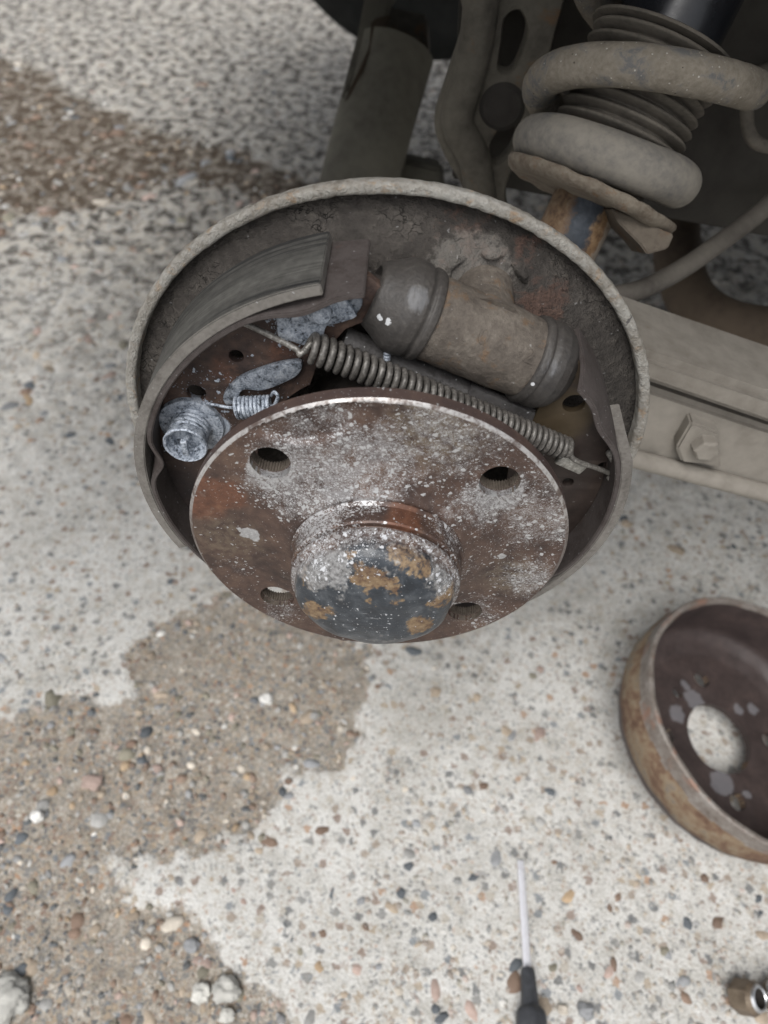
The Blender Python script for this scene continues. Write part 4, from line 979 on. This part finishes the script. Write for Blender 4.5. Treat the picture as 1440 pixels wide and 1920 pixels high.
# the car above: wheel house, floor, quarter panel
car = thing('car_body', 'dark underside and wheel house of the raised car', 'car', (.9, .9, .60))
def arch(name, y0, y1, r, mat, a0=-10, a1=190, n=48):
    vs = []; F = []
    for k, (yy, rr_) in enumerate(((y0, r), (y1, r-.01))):
        for i in range(n+1):
            a = math.radians(a0+(a1-a0)*i/n); vs.append((.02+rr_*math.cos(a)*1.0, yy, HZ+.04+rr_*math.sin(a)*.92))
    for i in range(n): F.append((i, i+1, n+1+i+1, n+1+i))
    me = bpy.data.meshes.new(name); me.from_pydata(vs, [], F); o = link(name, me, mat, car)
    md = o.modifiers.new('t', 'SOLIDIFY'); md.thickness = .004; return o
arch('wheel_house', -.02, .30, .37, M['body'])
# inner wall of the wheel house with an opening for the axle and strut
prism('inner_panel', [tuple(at(848, 335, .30)), tuple(at(1480, 452, .30)), (.46, .30, .45), (.46, .30, .86), (-.40, .30, .86), (-.40, .30, .68), tuple(at(862, -30, .30))], (0, .006, 0), M['body'], car, .001)
box('floor', (1.42, .92, .50), (1, 0, 0), (0, 1, 0), (0, 0, 1), (2.3, 1.20, .03), M['body'], car, .004)
box('rear_floor', (-.14, .93, .76), (1, 0, 0), (0, 1, 0), (0, 0, 1), (.74, 1.22, .03), M['body'], car, .004)
box('roof_mass', (1.0, .75, 1.02), (1, 0, 0), (0, 1, 0), (0, 0, 1), (3.02, 1.50, .05), M['paintcar'], car, .01)
qp = [(.02+.385*math.cos(math.radians(a)), HZ+.04+.355*math.sin(math.radians(a))) for a in np.linspace(-12, 192, 40)]
outl = [(p[0], p[1]) for p in qp]+[(-.52, .62), (-.56, .70), (-.52, 1.00), (2.5, 1.00), (2.5, .26), (.44, .26), (.42, .36)]
prism('quarter_panel', [(x, -.030, z) for x, z in outl], (0, .006, 0), M['paintcar'], car, .0)
prism('rear_panel', [(-.52, -.02, .66), (-.52, 1.52, .66), (-.52, 1.52, 1.0), (-.52, -.02, 1.0)], (.006, 0, 0), M['paintcar'], car, .0)

# ------------------------------------------------------------------ brake drum on the ground
dn = Vector((.272, -.105, 1)).normalized(); dc = Vector((.3045, .1351, -.4067+HZ))
dr = thing('brake_drum', 'rusty brake drum lying open side up at the right edge', 'brake drum', tuple(dc-dn*.008))
LD = .0616
shell = revolve('shell', resample([(.0, .0285), (.0, .0780), (.004, .0900), (.010, .0985), (.016, .1005), (LD-.012, .1010)], 40), dc, dn, M['drum_in'], None, 120, sharp=0)
# one closed wall: inside, lip, outside, underside
bpy.data.objects.remove(shell)
pin = resample([(.0, .0310), (.0, .0780), (.004, .0900), (.010, .0980), (.015, .1000), (LD-.010, .1003), (LD-.004, .1012)], 44)
plip = resample([(LD-.0035, .1014), (LD-.002, .1020), (LD, .1028), (LD+.0004, .1056), (LD-.0006, .1068), (LD-.006, .1070), (LD-.014, .1068)], 14)
pout = resample([(LD-.016, .1072), (LD-.022, .1082), (LD-.030, .1084), (LD-.038, .1074), (LD-.044, .1056), (.012, .1030), (.0, .0985), (-.006, .0900), (-.007, .0800), (-.007, .0310)], 40)
drum = revolve('casting', pin+plip+pout, dc, dn, [M['drum_in'], M['drum_lip'], M['drum']], dr, 144, jitter=.0010, jscale=60, closed=True, sharp=0)
dx, dy, _ = frame(dn)
cs = []
for k in range(4):
    a = math.radians(28+90*k); c = dc+(dx*math.cos(a)+dy*math.sin(a))*.054-dn*.02; cs.append(revolve('c', [(0, .0075), (.04, .0075)], c, dn, M['drum_in'], None, 32))
a = math.radians(65); cs.append(revolve('c', [(0, .005), (.04, .005)], dc+(dx*math.cos(a)+dy*math.sin(a))*.050-dn*.02, dn, M['drum_in'], None, 24))
cut(drum, cs)
for p in drum.data.polygons:
    q = p.center-dc; t = q.dot(dn); r = (q-dn*t).length
    p.material_index = 1 if (t > LD-.0045 or (t > LD-.015 and r > .1055)) else (2 if (r > .1025 or t < -.004 or (r > .101 and t < .006)) else 0)
sharpen(drum.data, 35)

# ------------------------------------------------------------------ screwdriver, wheel nuts, rubble
sc = thing('screwdriver', 'screwdriver with bright blade and black grip lying at the bottom edge', 'screwdriver', on_ground(985, 1760))
t0, t1 = V(on_ground(977, 1632, .004)), V(on_ground(989, 1822, .0062)); td = (t1-t0).normalized()
tube('blade', [t0, t0+td*.004, t0+td*.010, t1], [.0026, .0028, .0030, .0030], M['chrome'], sc, 20, False)
box('tip', t0-td*.003, td, Vector((td.y, -td.x, 0)), (0, 0, 1), (.010, .0052, .0012), M['chrome'], sc, .0004)
g = [(0, .0052), (.002, .0060), (.014, .0068), (.022, .0074), (.0245, .0078), (.026, .0105), (.029, .0128), (.036, .0132), (.050, .0128), (.055, .0112), (.062, .0105), (.10, .0130), (.13, .012), (.14, .006), (.14, 0)]
gt = V(on_ground(989, 1816, .0098)); gd = (td+Vector((0, 0, .045))).normalized()
gx, gy, _ = frame(gd); vs = []; nseg = 48
gr = resample(g, 70)
for (t, r) in gr:
    for j in range(nseg):
        a = 2*PI*j/nseg; k = .88-.08*(.5+.5*math.cos(6*a))*min(1, max(0, (t-.023)/.004)); vs.append(tuple(gt+gd*t+(gx*math.cos(a)+gy*math.sin(a))*r*k))
F = grid_faces(len(gr), nseg); F.append(tuple(range(nseg-1, -1, -1)))
me = bpy.data.meshes.new('grip'); me.from_pydata(vs, [], F); clean(me); link('grip', me, M['handle'], sc); sharpen(me, 45)

def nut(label, base, tilt, rot):
    t = thing('wheel_nut', label, 'nut', tuple(base), 'wheel nuts on the concrete')
    n = (Matrix.Rotation(rot, 3, 'Z') @ Vector((math.sin(tilt), 0, math.cos(tilt)))).normalized(); b = V(base)+Vector((0, 0, .0115))
    x, y, _ = frame(n)
    vs = []; rows = [(-.010, 1.0, 0), (-.010, .0108, 1), (-.009, .0120, 1), (.003, .0120, 1), (.0045, .0112, 0), (.0080, .0092, 0), (.0098, .0084, 0), (.0100, .0074, 0), (.0092, .0066, 0), (-.009, .0064, 0)]
    rows[0] = (-.010, .0064, 0); nn = 48
    for (tt, r, hexy) in rows:
        for j in range(nn):
            a = 2*PI*j/nn; k = 1.0
            if hexy: k = .94/math.cos(((a+PI/6) % (PI/3))-PI/6)*.93
            vs.append(tuple(b+n*tt+(x*math.cos(a)+y*math.sin(a))*r*k))
    me = bpy.data.meshes.new('nut_body'); me.from_pydata(vs, [], grid_faces(len(rows), nn, True, True)); clean(me); o = link('nut_body', me, [M['nut'], M['nutring'], M['hole']], t)
    for p in me.polygons:
        q = p.center-b; h_ = q.dot(n); r = (q-n*h_).length
        p.material_index = 2 if r < .0068 else (1 if h_ > .0082 else 0)
    sharpen(me, 30); return t
nut('brown wheel nut with bright worn ring, fully in view at the lower right', on_ground(1392, 1876), .62, -.35)
nut('brown wheel nut cut off by the right edge, beside another nut', on_ground(1449, 1872), .35, 2.4)

def lump(x, y, r, label, col, name='concrete_chip', flat=.7, seed=1):
    rg = 1.0 if name == 'concrete_chip' else .3
    bm = bmesh.new(); bmesh.ops.create_icosphere(bm, subdivisions=4, radius=1.0); off = Vector((seed*7.3, seed*2.1, seed))
    c = on_ground(x, y)
    for v in bm.verts:
        k = 1+.42*mnoise.noise(v.co*1.3+off)+rg*(.26*abs(mnoise.noise(v.co*2.6+off))+.16*mnoise.noise(v.co*5.5+off)+.10*mnoise.noise(v.co*13+off))
        v.co = Vector((c[0], c[1], r*flat*.45))+Vector((v.co.x*k*r, v.co.y*k*r*.85, v.co.z*k*r*flat))
    me = bpy.data.meshes.new(name); bm.to_mesh(me); bm.free(); return tag(link(name, me, col), label, 'stone')
chip = mat_pebble('pale_broken_concrete', (.52, .51, .47))
lump(424, 1858, .0095, 'larger of two pale broken concrete lumps at the bottom left', chip, seed=1)
lump(377, 1864, .0068, 'smaller pale concrete lump left of the larger lump', chip, seed=2)
lump(426, 1905, .0052, 'small pale stone at the bottom edge below the concrete lumps', chip, seed=3)
lump(8, 1872, .0165, 'big pale concrete lump in the bottom left corner', chip, seed=4, flat=.4)
lump(1097, 1897, .0062, 'smooth blue grey pebble between screwdriver and nuts', PM[1], 'loose_pebble', seed=5)
lump(1055, 1893, .0040, 'tiny cream pebble just right of the screwdriver grip', PM[4], 'loose_pebble', seed=6)
lump(501, 1312, .0062, 'pale oval pebble on the brown patch below the hub', PM[9], 'loose_pebble', .5, 7)
lump(174, 1468, .0085, 'flat pinkish pebble on the brown patch at the left', PM[5], 'loose_pebble', .35, 8)
lump(70, 1532, .0055, 'white pebble on the brown patch near the left edge', PM[9], 'loose_pebble', .6, 9)
lump(541, 1466, .0034, 'little red brown stone at the edge of the brown patch', PM[2], 'loose_pebble', .6, 10)
lump(360, 1775, .0060, 'blue grey stone above the pale concrete lumps', PM[1], 'loose_pebble', .6, 11)
